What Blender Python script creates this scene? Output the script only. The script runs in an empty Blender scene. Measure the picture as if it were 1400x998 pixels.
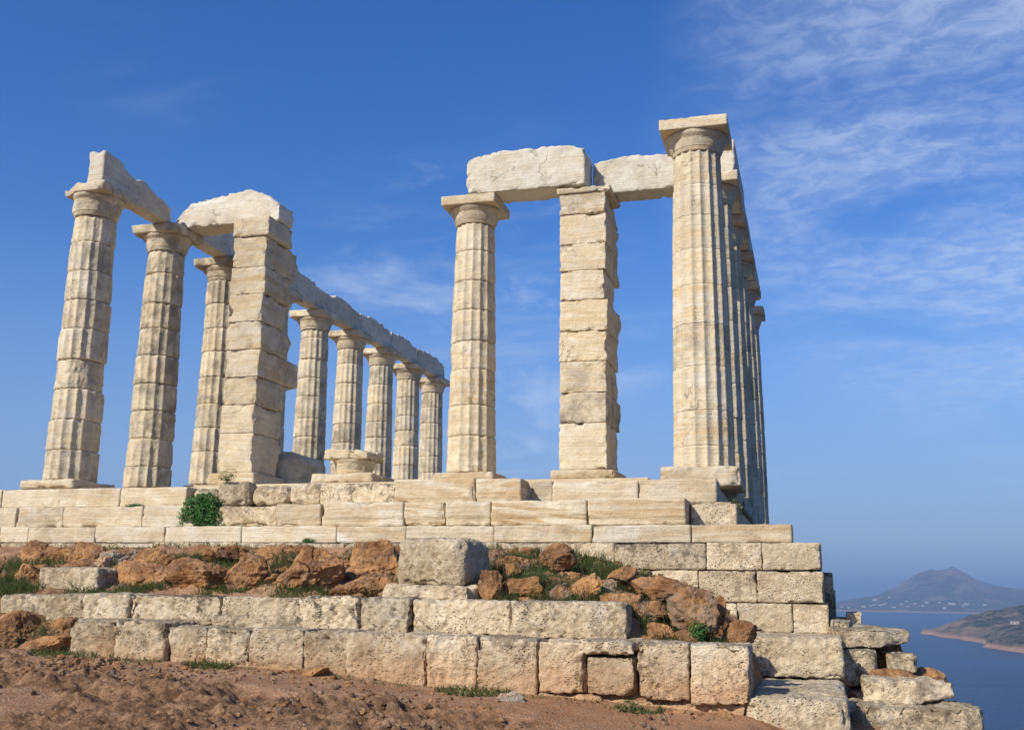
import bpy, math
import numpy as np
from mathutils import Matrix, Vector

C = bpy.context.scene.collection
SC = bpy.context.scene

# ------------------------------------------------------------------ camera
cam = bpy.data.cameras.new('camera'); co = bpy.data.objects.new('camera', cam); C.objects.link(co)
_r = Vector((0.96241644, 0.27129204, 0.01245918)); _u = Vector((0.044983, -0.20448594, 0.97783538)); _f = Vector((-0.26782669, 0.94052439, 0.20900416))
M = Matrix.Identity(4)
for i in range(3):
    M[i][0] = _r[i]; M[i][1] = _u[i]; M[i][2] = -_f[i]
M[0][3], M[1][3], M[2][3] = 7.809, -17.585, -1.994
co.matrix_world = M
cam.sensor_width = 36; cam.lens = 1456.0 / 1400 * 36
cam.clip_start = 0.1; cam.clip_end = 90000
SC.camera = co

# ------------------------------------------------------------------ light
SUN_EL = math.radians(34.7); TO_SUN = Vector((-0.72, -1.25, 1.0)).normalized()
SUN_AZ = math.atan2(TO_SUN.x, TO_SUN.y)
sun = bpy.data.lights.new('sun', 'SUN'); so = bpy.data.objects.new('sun', sun); C.objects.link(so)
sun.energy = 4.7; sun.angle = math.radians(0.55); sun.color = (1.0, 0.94, 0.83)
so.rotation_euler = (-TO_SUN).to_track_quat('-Z', 'Y').to_euler()
SC.view_settings.view_transform = 'Standard'; SC.view_settings.look = 'None'
SC.view_settings.gamma = 1; SC.view_settings.use_curve_mapping = False
SC.view_settings.exposure = 0.10
SC.cycles.use_denoising = True
SC.cycles.max_bounces = 6; SC.cycles.diffuse_bounces = 3; SC.cycles.glossy_bounces = 2
SC.cycles.volume_bounces = 0; SC.cycles.sample_clamp_indirect = 4
W = bpy.data.worlds.new('World'); SC.world = W; W.use_nodes = True


class NT:
    """small helper to wire node trees"""
    def __init__(s, tree):
        s.t = tree; s.n = tree.nodes; s.l = tree.links; s.n.clear()

    def add(s, typ, **k):
        n = s.n.new(typ)
        for a, v in k.items():
            setattr(n, a, v)
        return n

    def put(s, sock, v):
        if isinstance(v, bpy.types.NodeSocket):
            s.l.new(v, sock)
        elif v is not None:
            if sock.type == 'RGBA' and len(v) == 3:
                v = (*v, 1)
            sock.default_value = v

    def math(s, op, a, b=None, clamp=False):
        n = s.add('ShaderNodeMath', operation=op, use_clamp=clamp)
        s.put(n.inputs[0], a)
        if b is not None: s.put(n.inputs[1], b)
        return n.outputs[0]

    def vmath(s, op, a, b=None, scale=None):
        n = s.add('ShaderNodeVectorMath', operation=op)
        s.put(n.inputs[0], a)
        if b is not None: s.put(n.inputs[1], b)
        if scale is not None: s.put(n.inputs['Scale'], scale)
        return n.outputs['Value'] if op in ('DOT_PRODUCT', 'LENGTH') else n.outputs[0]

    def noise(s, vec, scale, detail=4, rough=0.55, dist=0.0):
        n = s.add('ShaderNodeTexNoise')
        s.put(n.inputs['Vector'], vec); s.put(n.inputs['Scale'], scale)
        n.inputs['Detail'].default_value = detail; n.inputs['Roughness'].default_value = rough
        n.inputs['Distortion'].default_value = dist
        return n.outputs['Fac']

    def voro(s, vec, scale, feature='F1', out='Distance'):
        n = s.add('ShaderNodeTexVoronoi', feature=feature)
        s.put(n.inputs['Vector'], vec); n.inputs['Scale'].default_value = scale
        return n.outputs[out]

    def ramp(s, x, a, b, lo=0.0, hi=1.0, smooth=True):
        n = s.add('ShaderNodeMapRange', clamp=True)
        if smooth: n.interpolation_type = 'SMOOTHSTEP'
        s.put(n.inputs['Value'], x)
        for i, v in zip((1, 2, 3, 4), (a, b, lo, hi)): n.inputs[i].default_value = v
        return n.outputs['Result']

    def mix(s, f, a, b, mode='MIX'):
        n = s.add('ShaderNodeMix', data_type='RGBA', blend_type=mode)
        s.put(n.inputs['Factor'], f)
        s.put([i for i in n.inputs if i.name == 'A' and i.type == 'RGBA'][0], a)
        s.put([i for i in n.inputs if i.name == 'B' and i.type == 'RGBA'][0], b)
        return [o for o in n.outputs if o.type == 'RGBA'][0]

    def sep(s, v):
        n = s.add('ShaderNodeSeparateXYZ'); s.put(n.inputs[0], v); return n.outputs

    def comb(s, x, y, z):
        n = s.add('ShaderNodeCombineXYZ')
        for i, v in enumerate((x, y, z)): s.put(n.inputs[i], v)
        return n.outputs[0]

    def mapping(s, v, scale=(1, 1, 1), rot=(0, 0, 0), loc=(0, 0, 0)):
        n = s.add('ShaderNodeMapping'); s.put(n.inputs['Vector'], v)
        n.inputs['Scale'].default_value = scale; n.inputs['Rotation'].default_value = rot; n.inputs['Location'].default_value = loc
        return n.outputs[0]


# ------------------------------------------------------------------ sky: clear blue with thin cirrus
def make_world():
    t = NT(W.node_tree)
    sky = t.add('ShaderNodeTexSky', sky_type='NISHITA', sun_disc=False)
    sky.sun_elevation = SUN_EL; sky.sun_rotation = SUN_AZ
    sky.altitude = 60; sky.air_density = 1.0; sky.dust_density = 0.8; sky.ozone_density = 3.5
    d = t.add('ShaderNodeTexCoord').outputs['Generated']
    x, y, z = t.sep(d)
    zz = t.math('ADD', t.math('MAXIMUM', z, 0.0), 0.09)
    pl = t.comb(t.math('DIVIDE', x, zz), t.math('DIVIDE', y, zz), 0.0)
    wisp = t.noise(t.mapping(pl, (0.75, 1.9, 1), (0, 0, math.radians(-28))), 1.5, 9, 0.62, 0.55)
    fine = t.noise(t.mapping(pl, (1.6, 4.0, 1), (0, 0, math.radians(-40)), (3, 1, 0)), 3.2, 7, 0.65, 0.4)
    soft = t.noise(t.mapping(pl, (1.0, 1.0, 1), (0, 0, 0.3), (7, 2, 0)), 0.9, 6, 0.55, 0.2)

    def patch(v, a, b):                # soft region of the sky round a direction
        return t.ramp(t.vmath('DOT_PRODUCT', t.vmath('NORMALIZE', d), tuple(Vector(v).normalized())), a, b)
    right = t.math('MULTIPLY', patch((0.165, 0.905, 0.395), 0.950, 0.997), 1.0)
    right2 = t.math('MULTIPLY', patch((0.09, 0.94, 0.31), 0.985, 0.999), 0.7)
    low = t.math('MULTIPLY', patch((-0.30, 0.92, 0.235), 0.972, 0.997), 0.95)
    corner = t.math('MULTIPLY', patch((-0.519, 0.716, 0.467), 0.993, 0.9995), 0.35)
    band = t.math('MULTIPLY', t.math('MULTIPLY', t.ramp(z, 0.0, 0.09), t.ramp(z, 0.30, 0.12)), 0.16)
    m = t.math('MAXIMUM', t.math('MAXIMUM', t.math('MULTIPLY', right, 0.45), low), t.math('MAXIMUM', t.math('MAXIMUM', band, corner), right2))
    tex = t.math('ADD', t.math('MULTIPLY', wisp, 0.55), t.math('ADD', t.math('MULTIPLY', fine, 0.27), t.math('MULTIPLY', soft, 0.30)))
    dens = t.ramp(tex, 0.52, 0.86)
    puff = t.ramp(t.noise(t.mapping(d, (1, 1, 2.2)), 7.5, 7, 0.6, 0.3), 0.50, 0.74)
    dens = t.math('MAXIMUM', dens, t.math('MULTIPLY', puff, t.ramp(low, 0.05, 0.6)))
    mott = t.ramp(t.noise(t.mapping(pl, (3.0, 3.6, 1), (0, 0, 0.5)), 4.5, 6, 0.66, 0.5), 0.36, 0.66)
    veil = t.math('MULTIPLY', t.ramp(t.noise(t.mapping(pl, (0.9, 1.3, 1), (0, 0, -0.6), (1.3, 0.4, 0)), 1.3, 6, 0.58, 0.5), 0.32, 0.56), t.math('MULTIPLY', right, t.math('ADD', 0.34, t.math('MULTIPLY', mott, 0.50))))
    fac = t.math('MAXIMUM', t.math('MULTIPLY', t.math('MULTIPLY', dens, m), 0.45), t.math('MULTIPLY', veil, 0.60))
    hs = t.add('ShaderNodeHueSaturation'); hs.inputs['Saturation'].default_value = 1.32; hs.inputs['Hue'].default_value = 0.515; t.l.new(sky.outputs[0], hs.inputs['Color'])
    base = t.mix(t.math('MULTIPLY', t.ramp(z, 0.34, 0.0), 0.80), hs.outputs[0], (1.50, 2.30, 4.30))
    col = t.mix(fac, base, (4.4, 5.1, 6.3))
    bg = t.add('ShaderNodeBackground'); t.put(bg.inputs[0], col); bg.inputs[1].default_value = 0.143
    out = t.add('ShaderNodeOutputWorld'); t.l.new(bg.outputs[0], out.inputs[0])


make_world()

# ------------------------------------------------------------------ numpy noise
def _hash(ix, iy, iz, seed):
    h = (ix.astype(np.int64) * 374761393 + iy.astype(np.int64) * 668265263 + iz.astype(np.int64) * 2147483647 + seed * 974634777) & 0xFFFFFFFF
    h = ((h ^ (h >> 13)) * 1274126177) & 0xFFFFFFFF
    h = ((h ^ (h >> 16)) * 2246822519) & 0xFFFFFFFF
    return ((h ^ (h >> 15)) & 0xFFFFFF) / float(0xFFFFFF)


def vnoise(P, seed=0):
    i = np.floor(P); f = P - i; f = f * f * f * (f * (f * 6 - 15) + 10); i = i.astype(np.int64)
    r = 0
    for a in (0, 1):
        wx = f[:, 0] if a else 1 - f[:, 0]
        for b in (0, 1):
            wy = f[:, 1] if b else 1 - f[:, 1]
            for c in (0, 1):
                wz = f[:, 2] if c else 1 - f[:, 2]
                r = r + wx * wy * wz * _hash(i[:, 0] + a, i[:, 1] + b, i[:, 2] + c, seed)
    return r * 2 - 1


def fbm(P, freq, octv=4, seed=0, gain=0.5):
    r = np.zeros(len(P)); a = 1.0; s = 0.0
    for o in range(octv):
        r += a * vnoise(P * freq + 17.3 * o, seed + o); s += a; a *= gain; freq *= 2.03
    return r / s


def worley(P, freq, seed=0):
    Q = P * freq; i = np.floor(Q).astype(np.int64); best = np.full(len(P), 9.0)
    for a in (-1, 0, 1):
        for b in (-1, 0, 1):
            for c in (-1, 0, 1):
                cx, cy, cz = i[:, 0] + a, i[:, 1] + b, i[:, 2] + c
                dx = cx + _hash(cx, cy, cz, seed) - Q[:, 0]
                dy = cy + _hash(cx, cy, cz, seed + 7) - Q[:, 1]
                dz = cz + _hash(cx, cy, cz, seed + 13) - Q[:, 2]
                best = np.minimum(best, dx * dx + dy * dy + dz * dz)
    return np.sqrt(best)


def sstep(x, a, b):
    t = np.clip((x - a) / (b - a), 0, 1); return t * t * (3 - 2 * t)


RNG = np.random.default_rng(11)
_seed = [100]


def nseed():
    _seed[0] += 31; return _seed[0]


# ------------------------------------------------------------------ objects
WORLD_LOC = {}


def mesh(name, V, quads=None, tris=None, smooth=True):
    me = bpy.data.meshes.new(name)
    q = np.zeros((0, 4), np.int64) if quads is None else np.asarray(quads)
    tr = np.zeros((0, 3), np.int64) if tris is None else np.asarray(tris)
    me.vertices.add(len(V)); me.vertices.foreach_set('co', np.asarray(V, np.float32).ravel())
    loops = np.concatenate([q.ravel(), tr.ravel()]).astype(np.int32)
    me.loops.add(len(loops)); me.loops.foreach_set('vertex_index', loops)
    n = len(q) + len(tr)
    starts = np.concatenate([np.arange(len(q)) * 4, len(q) * 4 + np.arange(len(tr)) * 3]).astype(np.int32)
    me.polygons.add(n); me.polygons.foreach_set('loop_start', starts)
    me.polygons.foreach_set('use_smooth', np.full(n, smooth))
    me.update(calc_edges=True); me.validate()
    return me


def link(name, V, quads, mat, parent=None, origin=None, tris=None, smooth=True, tint=None):
    V = np.asarray(V, float)
    if origin is None:
        lo, hi = V.min(0), V.max(0); origin = np.array([(lo[0] + hi[0]) / 2, (lo[1] + hi[1]) / 2, lo[2]])
    origin = np.asarray(origin, float)
    o = bpy.data.objects.new(name, mesh(name, V - origin, quads, tris, smooth)); C.objects.link(o)
    base = np.zeros(3)
    if parent is not None:
        o.parent = parent; base = WORLD_LOC[parent]
    o.location = origin - base; WORLD_LOC[o] = origin
    o.data.materials.append(mat)
    if tint is not None: o.color = (*tint, 1)
    else: o.color = (0.3, 0.3, 0.3, 1)
    return o


def tag(o, label, cat, group=None, kind='thing'):
    o['label'] = label; o['category'] = cat; o['kind'] = kind
    if group: o['group'] = group
    return o


def structure(o, kind='structure'):
    o['kind'] = kind; return o


def thing(name, loc, label, cat, group=None):
    o = bpy.data.objects.new(name, None); C.objects.link(o); o.location = loc; WORLD_LOC[o] = np.asarray(loc, float)
    o.empty_display_size = 0.1
    return tag(o, label, cat, group)


def part_empty(name, loc, parent):
    o = bpy.data.objects.new(name, None); C.objects.link(o); o.parent = parent
    WORLD_LOC[o] = np.asarray(loc, float); o.location = WORLD_LOC[o] - WORLD_LOC[parent]; o.empty_display_size = 0.1
    return o


# ------------------------------------------------------------------ shape makers (return vertices, quads)
def box_grid(lo, hi, cell):
    lo = np.asarray(lo, float); hi = np.asarray(hi, float); size = hi - lo
    n = np.maximum(2, np.round(size / cell).astype(int))
    Vs, Qs, off = [], [], 0
    for ax in range(3):
        u, v = (ax + 1) % 3, (ax + 2) % 3
        gu = np.linspace(0, 1, n[u] + 1); gv = np.linspace(0, 1, n[v] + 1)
        A, B = np.meshgrid(gu, gv, indexing='ij')
        for side in (0, 1):
            P = np.zeros((A.size, 3)); P[:, u] = A.ravel(); P[:, v] = B.ravel(); P[:, ax] = side
            idx = np.arange(A.size).reshape(A.shape) + off
            q = np.stack([idx[:-1, :-1], idx[1:, :-1], idx[1:, 1:], idx[:-1, 1:]], -1).reshape(-1, 4)
            if side == 0: q = q[:, ::-1]
            Vs.append(P); Qs.append(q); off += A.size
    P = np.concatenate(Vs); Q = np.concatenate(Qs)
    key = np.round(P * 100000).astype(np.int64)
    _, first, inv = np.unique(key, axis=0, return_index=True, return_inverse=True)
    return lo + P[first] * size, inv.reshape(-1)[Q]


def block(lo, hi, cell=0.03, r=0.02, amp=0.008, freq=3.0, chip=0.05, pit=0.0, pitf=14.0, seed=None, post=None, lump=0.0):
    """a hewn stone: rounded worn edges, chips along the edges, uneven faces, pits for porous stone"""
    seed = nseed() if seed is None else seed
    lo = np.asarray(lo, float); hi = np.asarray(hi, float)
    P, Q = box_grid(lo, hi, cell)
    size = hi - lo
    r = min(r, size.min() * 0.45)
    c = np.clip(P, lo + r, hi - r); d = P - c
    L = np.linalg.norm(d, axis=1, keepdims=True); n = d / np.maximum(L, 1e-9)
    P = c + n * r
    dd = np.sort(np.minimum(P - lo, hi - P), axis=1)
    edge = np.exp(-np.maximum(dd[:, 1], 0) / 0.055)           # closeness to an edge
    disp = amp * (0.75 * fbm(P, freq, 5, seed, 0.58) + 0.7 * (0.45 - np.abs(fbm(P, freq * 1.3, 4, seed + 17)) * 1.6))
    if lump: disp += lump * fbm(P, 1.6, 3, seed + 5)
    if chip:
        k = np.clip(fbm(P, 4.5, 4, seed + 3) - 0.10, 0, 1) * 2.4 + 0.45 * np.clip(fbm(P, 13.0, 3, seed + 4) - 0.05, 0, 1)
        disp -= chip * edge * k
    if pit:
        w = worley(P * np.array([1, 1, 1.25]), pitf, seed + 9)
        msk = sstep(fbm(P, 2.2, 3, seed + 11), -0.25, 0.3)
        disp -= pit * (1 - sstep(w, 0.12, 0.42)) * (0.25 + 0.75 * msk)
        disp -= pit * 0.8 * (1 - sstep(worley(P, pitf * 0.42, seed + 21), 0.10, 0.34)) * msk
    if pit:
        cr = fbm(P, 1.5, 5, seed + 41); disp -= 0.018 * np.exp(-(cr / 0.016) ** 2) * sstep(fbm(P, 1.2, 2, seed + 43), 0.0, 0.25)
    P = P + n * disp[:, None]
    if post is not None: P = post(P)
    return P, Q


def boulder(sx, sy, sz, seed, cell=None, facets=9, rough=0.05):
    cell = cell or max(0.014, min(sx, sy, sz) / 22)
    P, Q = box_grid((-1, -1, -1), (1, 1, 1), 2.0 / max(10, int(max(sx, sy, sz) / cell)))
    P = P / np.linalg.norm(P, axis=1, keepdims=True)
    rng = np.random.default_rng(seed)
    for k in range(facets + 7):
        nrm = rng.normal(size=3); nrm /= np.linalg.norm(nrm)
        h = rng.uniform(0.50, 0.86)
        dp = P @ nrm
        P = np.where((dp > h)[:, None], P - nrm * ((dp - h) * 0.93)[:, None], P)
    S = np.array([sx, sy, sz]) / 2 / np.abs(P).max(0)
    D = P * S
    n = P / np.linalg.norm(P, axis=1, keepdims=True)
    R = min(sx, sy, sz)
    dsp = R * rough * (1.2 * fbm(D, 2.2 / R, 3, seed) + 0.9 * (0.5 - np.abs(fbm(D, 4 / R, 4, seed + 3, 0.55)) * 2) + 1.1 * fbm(D * np.array([1, 1, 4.0]), 1.7 / R, 4, seed + 6)) + 0.009 * fbm(D, 30, 3, seed + 8)
    cr = fbm(D, 1.6 / R, 4, seed + 31); dsp -= R * 0.055 * np.exp(-(cr / 0.035) ** 2) * sstep(fbm(D, 1.1 / R, 2, seed + 33), -0.1, 0.2)
    D = D + n * dsp[:, None]
    D[:, 2] = np.where(D[:, 2] < -sz * 0.38, -sz * 0.38 + (D[:, 2] + sz * 0.38) * 0.25, D[:, 2])
    return D, Q


def rotz(P, a):
    c, s = math.cos(a), math.sin(a)
    return np.stack([P[:, 0] * c - P[:, 1] * s, P[:, 0] * s + P[:, 1] * c, P[:, 2]], 1)


def roty(P, a):
    c, s = math.cos(a), math.sin(a)
    return np.stack([P[:, 0] * c + P[:, 2] * s, P[:, 1], -P[:, 0] * s + P[:, 2] * c], 1)


def rotx(P, a):
    c, s = math.cos(a), math.sin(a)
    return np.stack([P[:, 0], P[:, 1] * c - P[:, 2] * s, P[:, 1] * s + P[:, 2] * c], 1)


# ------------------------------------------------------------------ materials
def stone_base(name, bump_scale=1.0):
    m = bpy.data.materials.new(name); m.use_nodes = True; t = NT(m.node_tree)
    pos = t.add('ShaderNodeNewGeometry').outputs['Position']
    oi = t.add('ShaderNodeObjectInfo')
    cs = t.add('ShaderNodeSeparateColor'); t.l.new(oi.outputs['Color'], cs.inputs[0])
    rnd = oi.outputs['Random']
    p = t.vmath('ADD', pos, t.vmath('SCALE', t.comb(rnd, t.math('MULTIPLY', rnd, 7.3), t.math('MULTIPLY', rnd, 3.1)), scale=23.0))
    return m, t, pos, p, rnd, cs.outputs


def finish(m, t, col, rough, height, dist=0.02, strength=0.6, spec=0.25):
    b = t.add('ShaderNodeBsdfPrincipled')
    t.put(b.inputs['Base Color'], col); t.put(b.inputs['Roughness'], rough)
    b.inputs['Specular IOR Level'].default_value = spec
    if height is not None:
        bp = t.add('ShaderNodeBump'); bp.inputs['Strength'].default_value = strength; bp.inputs['Distance'].default_value = dist
        t.put(bp.inputs['Height'], height); t.l.new(bp.outputs[0], b.inputs['Normal'])
    o = t.add('ShaderNodeOutputMaterial'); t.l.new(b.outputs[0], o.inputs[0])
    return m


def marble(name, light, mid, stain_col, ochre_col, vein=0.5):
    """weathered marble. object colour: red = grey-brown weather stain, green = ochre, blue = whiteness"""
    m, t, pos, p, rnd, cs = stone_base(name)
    big = t.noise(p, 0.9, 4, 0.6); med = t.noise(p, 4.5, 6, 0.62, 0.4); fin = t.noise(p, 34, 5, 0.7)
    tilt = t.vmath('ADD', p, t.comb(0.0, 0.0, t.math('MULTIPLY', t.sep(p)[0], t.math('MULTIPLY', t.math('SUBTRACT', rnd, 0.5), 0.3))))
    band = t.noise(t.mapping(tilt, (0.7, 0.7, 7.5), (0.10, 0.06, 0)), t.math('ADD', 0.8, rnd), 7, 0.62, 0.9)
    band2 = t.noise(t.mapping(p, (0.9, 0.9, 26.0), (0.12, 0.05, 0)), 1.5, 4, 0.6, 0.5)
    col = t.mix(t.ramp(t.math('ADD', t.math('MULTIPLY', big, 0.5), t.math('MULTIPLY', med, 0.5)), 0.36, 0.66), mid, light)
    och = t.math('MULTIPLY', t.ramp(band, 0.42, 0.60), t.math('ADD', t.math('MULTIPLY', cs[1], 0.95), 0.12), True)
    col = t.mix(och, col, ochre_col)
    vn = t.math('MULTIPLY', t.ramp(band2, 0.54, 0.70), t.math('MULTIPLY', t.math('FRACT', t.math('MULTIPLY', rnd, 9.7)), vein * 0.55))
    col = t.mix(vn, col, stain_col)
    st = t.math('MULTIPLY', t.ramp(t.math('ADD', t.math('MULTIPLY', t.noise(p, 2.3, 7, 0.68, 0.3), 0.7), t.math('MULTIPLY', fin, 0.3)), 0.43, 0.60), t.math('MULTIPLY', cs[0], 1.3), True)
    col = t.mix(t.math('MULTIPLY', st, 0.70), col, stain_col)
    wh = t.math('MULTIPLY', t.ramp(t.noise(p, 1.7, 5, 0.6, 0.6), 0.50, 0.62), cs[2])
    col = t.mix(wh, col, (0.66, 0.61, 0.51))
    # orange-brown iron stains and black lichen specks of the stone itself
    col = t.mix(t.math('MULTIPLY', t.ramp(t.noise(p, 3.1, 5, 0.7, 1.0), 0.63, 0.74), t.math('ADD', t.math('MULTIPLY', cs[1], 0.5), 0.12)), col, (0.36, 0.20, 0.085))
    specks = t.math('MULTIPLY', t.ramp(t.noise(p, 16, 5, 0.75), 0.61, 0.72), t.math('ADD', t.math('MULTIPLY', cs[0], 0.7), 0.15))
    col = t.mix(specks, col, (0.12, 0.10, 0.075))
    ck = t.math('ABSOLUTE', t.math('SUBTRACT', t.noise(p, 1.15, 6, 0.62, 0.5), 0.5))
    ck = t.math('MULTIPLY', t.ramp(ck, 0.007, 0.001, 0.0, 0.0 if vein > 0.6 else 1.0), t.ramp(t.noise(p, 1.3, 2), 0.54, 0.64))
    col = t.mix(t.math('MULTIPLY', ck, 0.55), col, (0.14, 0.105, 0.07))
    grit = t.noise(p, 85, 3, 0.7); mid2 = t.noise(p, 13, 6, 0.7, 0.3)
    bri = t.math('ADD', t.math('MULTIPLY', rnd, 0.16), t.math('ADD', t.math('ADD', t.math('MULTIPLY', fin, 0.42), t.math('MULTIPLY', mid2, 0.36)), t.math('ADD', t.math('MULTIPLY', grit, 0.20), 0.46)))
    col = t.mix(1.0, col, t.comb(bri, bri, bri), 'MULTIPLY')
    hg = t.math('ADD', t.math('MULTIPLY', med, 0.8), t.math('ADD', t.math('MULTIPLY', fin, 0.40), t.math('MULTIPLY', band2, 0.6)))
    hg = t.math('SUBTRACT', t.math('ADD', hg, t.math('MULTIPLY', mid2, 0.7)), t.math('MULTIPLY', ck, 0.5))
    return finish(m, t, col, 0.82, hg, 0.03, 0.85)


M_COL = marble('weathered_marble', (0.70, 0.61, 0.44), (0.58, 0.485, 0.325), (0.20, 0.172, 0.13), (0.55, 0.40, 0.20))
M_BEAM = marble('rough_marble', (0.71, 0.655, 0.53), (0.62, 0.555, 0.42), (0.25, 0.21, 0.155), (0.50, 0.37, 0.22), 0.3)
M_STEP = marble('step_marble', (0.65, 0.575, 0.42), (0.58, 0.48, 0.315), (0.29, 0.225, 0.15), (0.47, 0.325, 0.17), 0.7)


def poros(name, soil_low=None):
    m, t, pos, p, rnd, cs = stone_base(name)
    big = t.noise(p, 1.6, 5, 0.6); med = t.noise(p, 7, 6, 0.65, 0.5); fin = t.noise(p, 45, 4, 0.7)
    col = t.mix(t.ramp(med, 0.36, 0.64), (0.565, 0.445, 0.28), (0.72, 0.595, 0.405))
    col = t.mix(t.math('MULTIPLY', t.ramp(big, 0.5, 0.68), t.math('ADD', t.math('MULTIPLY', cs[1], 0.7), 0.1)), col, (0.47, 0.29, 0.14))
    nz = t.sep(t.add('ShaderNodeNewGeometry').outputs['Normal'])[2]
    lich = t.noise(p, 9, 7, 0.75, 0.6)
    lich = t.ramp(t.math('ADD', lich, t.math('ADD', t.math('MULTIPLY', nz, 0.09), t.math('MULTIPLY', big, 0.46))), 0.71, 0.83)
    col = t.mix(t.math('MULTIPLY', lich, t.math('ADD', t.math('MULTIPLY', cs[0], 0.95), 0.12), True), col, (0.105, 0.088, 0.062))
    holes = t.ramp(t.voro(t.mapping(p, (1, 1, 1.5)), 26), 0.30, 0.12)
    holes = t.math('MULTIPLY', holes, t.ramp(t.noise(p, 3.1, 3), 0.46, 0.60))
    col = t.mix(t.math('MULTIPLY', holes, 0.75), col, (0.15, 0.105, 0.065))
    col = t.mix(t.math('MULTIPLY', t.ramp(t.noise(p, 2.4, 4), 0.56, 0.68), 0.45), col, (0.74, 0.65, 0.49))
    if soil_low is not None:
        zz = t.math('ADD', t.sep(pos)[2], t.math('MULTIPLY', t.math('SUBTRACT', t.noise(p, 2.2, 5, 0.65), 0.5), 0.65))
        s = t.ramp(zz, soil_low + 0.14, soil_low - 0.24)
        col = t.mix(t.math('MULTIPLY', s, 0.66), col, (0.54, 0.31, 0.155))
    mid2 = t.noise(p, 20, 6, 0.72, 0.3)
    bri = t.math('ADD', t.math('MULTIPLY', rnd, 0.36), t.math('ADD', t.math('ADD', t.math('MULTIPLY', fin, 0.45), t.math('MULTIPLY', mid2, 0.60)), 0.32))
    col = t.mix(1.0, col, t.comb(bri, bri, bri), 'MULTIPLY')
    hg = t.math('ADD', t.math('MULTIPLY', med, 0.8), t.math('SUBTRACT', t.math('ADD', t.math('MULTIPLY', fin, 0.5), t.math('MULTIPLY', mid2, 0.9)), t.math('MULTIPLY', holes, 0.9)))
    return finish(m, t, col, 0.92, hg, 0.034, 1.0, 0.15)


M_POROS = poros('poros_limestone')
M_WALL = poros('soil_stained_limestone', -2.55)


def rock_mat():
    m, t, pos, p, rnd, cs = stone_base('red_rock')
    big = t.noise(p, 3.0, 6, 0.62, 0.5); med = t.noise(p, 11, 6, 0.7, 0.4); fin = t.noise(p, 55, 4, 0.7)
    col = t.mix(t.ramp(big, 0.40, 0.60), (0.24, 0.110, 0.043), (0.53, 0.275, 0.108))
    col = t.mix(t.math('MULTIPLY', t.ramp(med, 0.55, 0.70), 0.65), col, (0.55, 0.37, 0.21))
    col = t.mix(t.math('MULTIPLY', t.ramp(t.noise(p, 5, 7, 0.75), 0.54, 0.66), cs[0]), col, (0.15, 0.12, 0.09))
    col = t.mix(t.math('MULTIPLY', t.ramp(t.noise(p, 4, 6, 0.7), 0.40, 0.60), cs[2]), col, (0.46, 0.41, 0.33))
    bri = t.math('ADD', t.math('MULTIPLY', rnd, 0.4), t.math('ADD', t.math('MULTIPLY', fin, 0.5), 0.55))
    col = t.mix(1.0, col, t.comb(bri, bri, bri), 'MULTIPLY')
    hg = t.math('ADD', t.math('MULTIPLY', med, 1.0), t.math('MULTIPLY', fin, 0.5))
    return finish(m, t, col, 0.93, hg, 0.045, 1.0, 0.12)


M_ROCK = rock_mat()


def soil_mat():
    m, t, pos, p, rnd, cs = stone_base('red_soil')
    p = pos
    big = t.noise(p, 0.9, 6, 0.62, 0.4); med = t.noise(p, 5.5, 7, 0.68, 0.4); fin = t.noise(p, 42, 5, 0.75)
    oc = t.add('ShaderNodeAttribute', attribute_name='outcrop').outputs['Fac']
    earth = t.mix(t.ramp(t.math('ADD', t.math('MULTIPLY', big, 0.5), t.math('MULTIPLY', med, 0.5)), 0.40, 0.62), (0.34, 0.172, 0.086), (0.53, 0.315, 0.18))
    rock = t.mix(t.ramp(t.math('ADD', t.math('MULTIPLY', med, 0.7), t.math('MULTIPLY', fin, 0.3)), 0.40, 0.62), (0.16, 0.088, 0.046), (0.43, 0.25, 0.135))
    rock = t.mix(t.math('MULTIPLY', t.ramp(t.noise(p, 8, 6, 0.75), 0.56, 0.68), 0.6), rock, (0.46, 0.34, 0.22))
    col = t.mix(t.ramp(t.math('ADD', oc, t.math('MULTIPLY', t.math('SUBTRACT', med, 0.5), 0.8)), 0.30, 0.65), earth, rock)
    px, py, pz = t.sep(p)
    och = t.math('MULTIPLY', t.ramp(px, 3.6, 6.0), t.ramp(t.math('ADD', py, t.math('MULTIPLY', big, 1.2)), -8.9, -8.1))
    col = t.mix(t.math('MULTIPLY', och, 0.65), col, (0.47, 0.235, 0.11))
    peb = t.voro(p, 38, 'F1', 'Color'); pr = t.sep(peb)[0]; pd = t.voro(p, 38)
    gravel = t.math('MULTIPLY', t.ramp(pd, 0.46, 0.30), t.ramp(t.math('ADD', t.math('SUBTRACT', pr, t.math('MULTIPLY', oc, 0.6)), t.math('MULTIPLY', big, 0.9)), 0.78, 0.98))
    col = t.mix(t.math('MULTIPLY', gravel, 0.8), col, t.mix(pr, (0.36, 0.23, 0.14), (0.56, 0.45, 0.33)))
    bri = t.math('ADD', t.math('MULTIPLY', fin, 0.9), 0.55)
    col = t.mix(1.0, col, t.comb(bri, bri, bri), 'MULTIPLY')
    hg = t.math('ADD', t.math('MULTIPLY', med, 1.2), t.math('ADD', t.math('MULTIPLY', fin, 0.9), t.math('MULTIPLY', gravel, 0.4)))
    return finish(m, t, col, 0.95, hg, 0.034, 1.0, 0.1)


M_SOIL = soil_mat()


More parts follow.
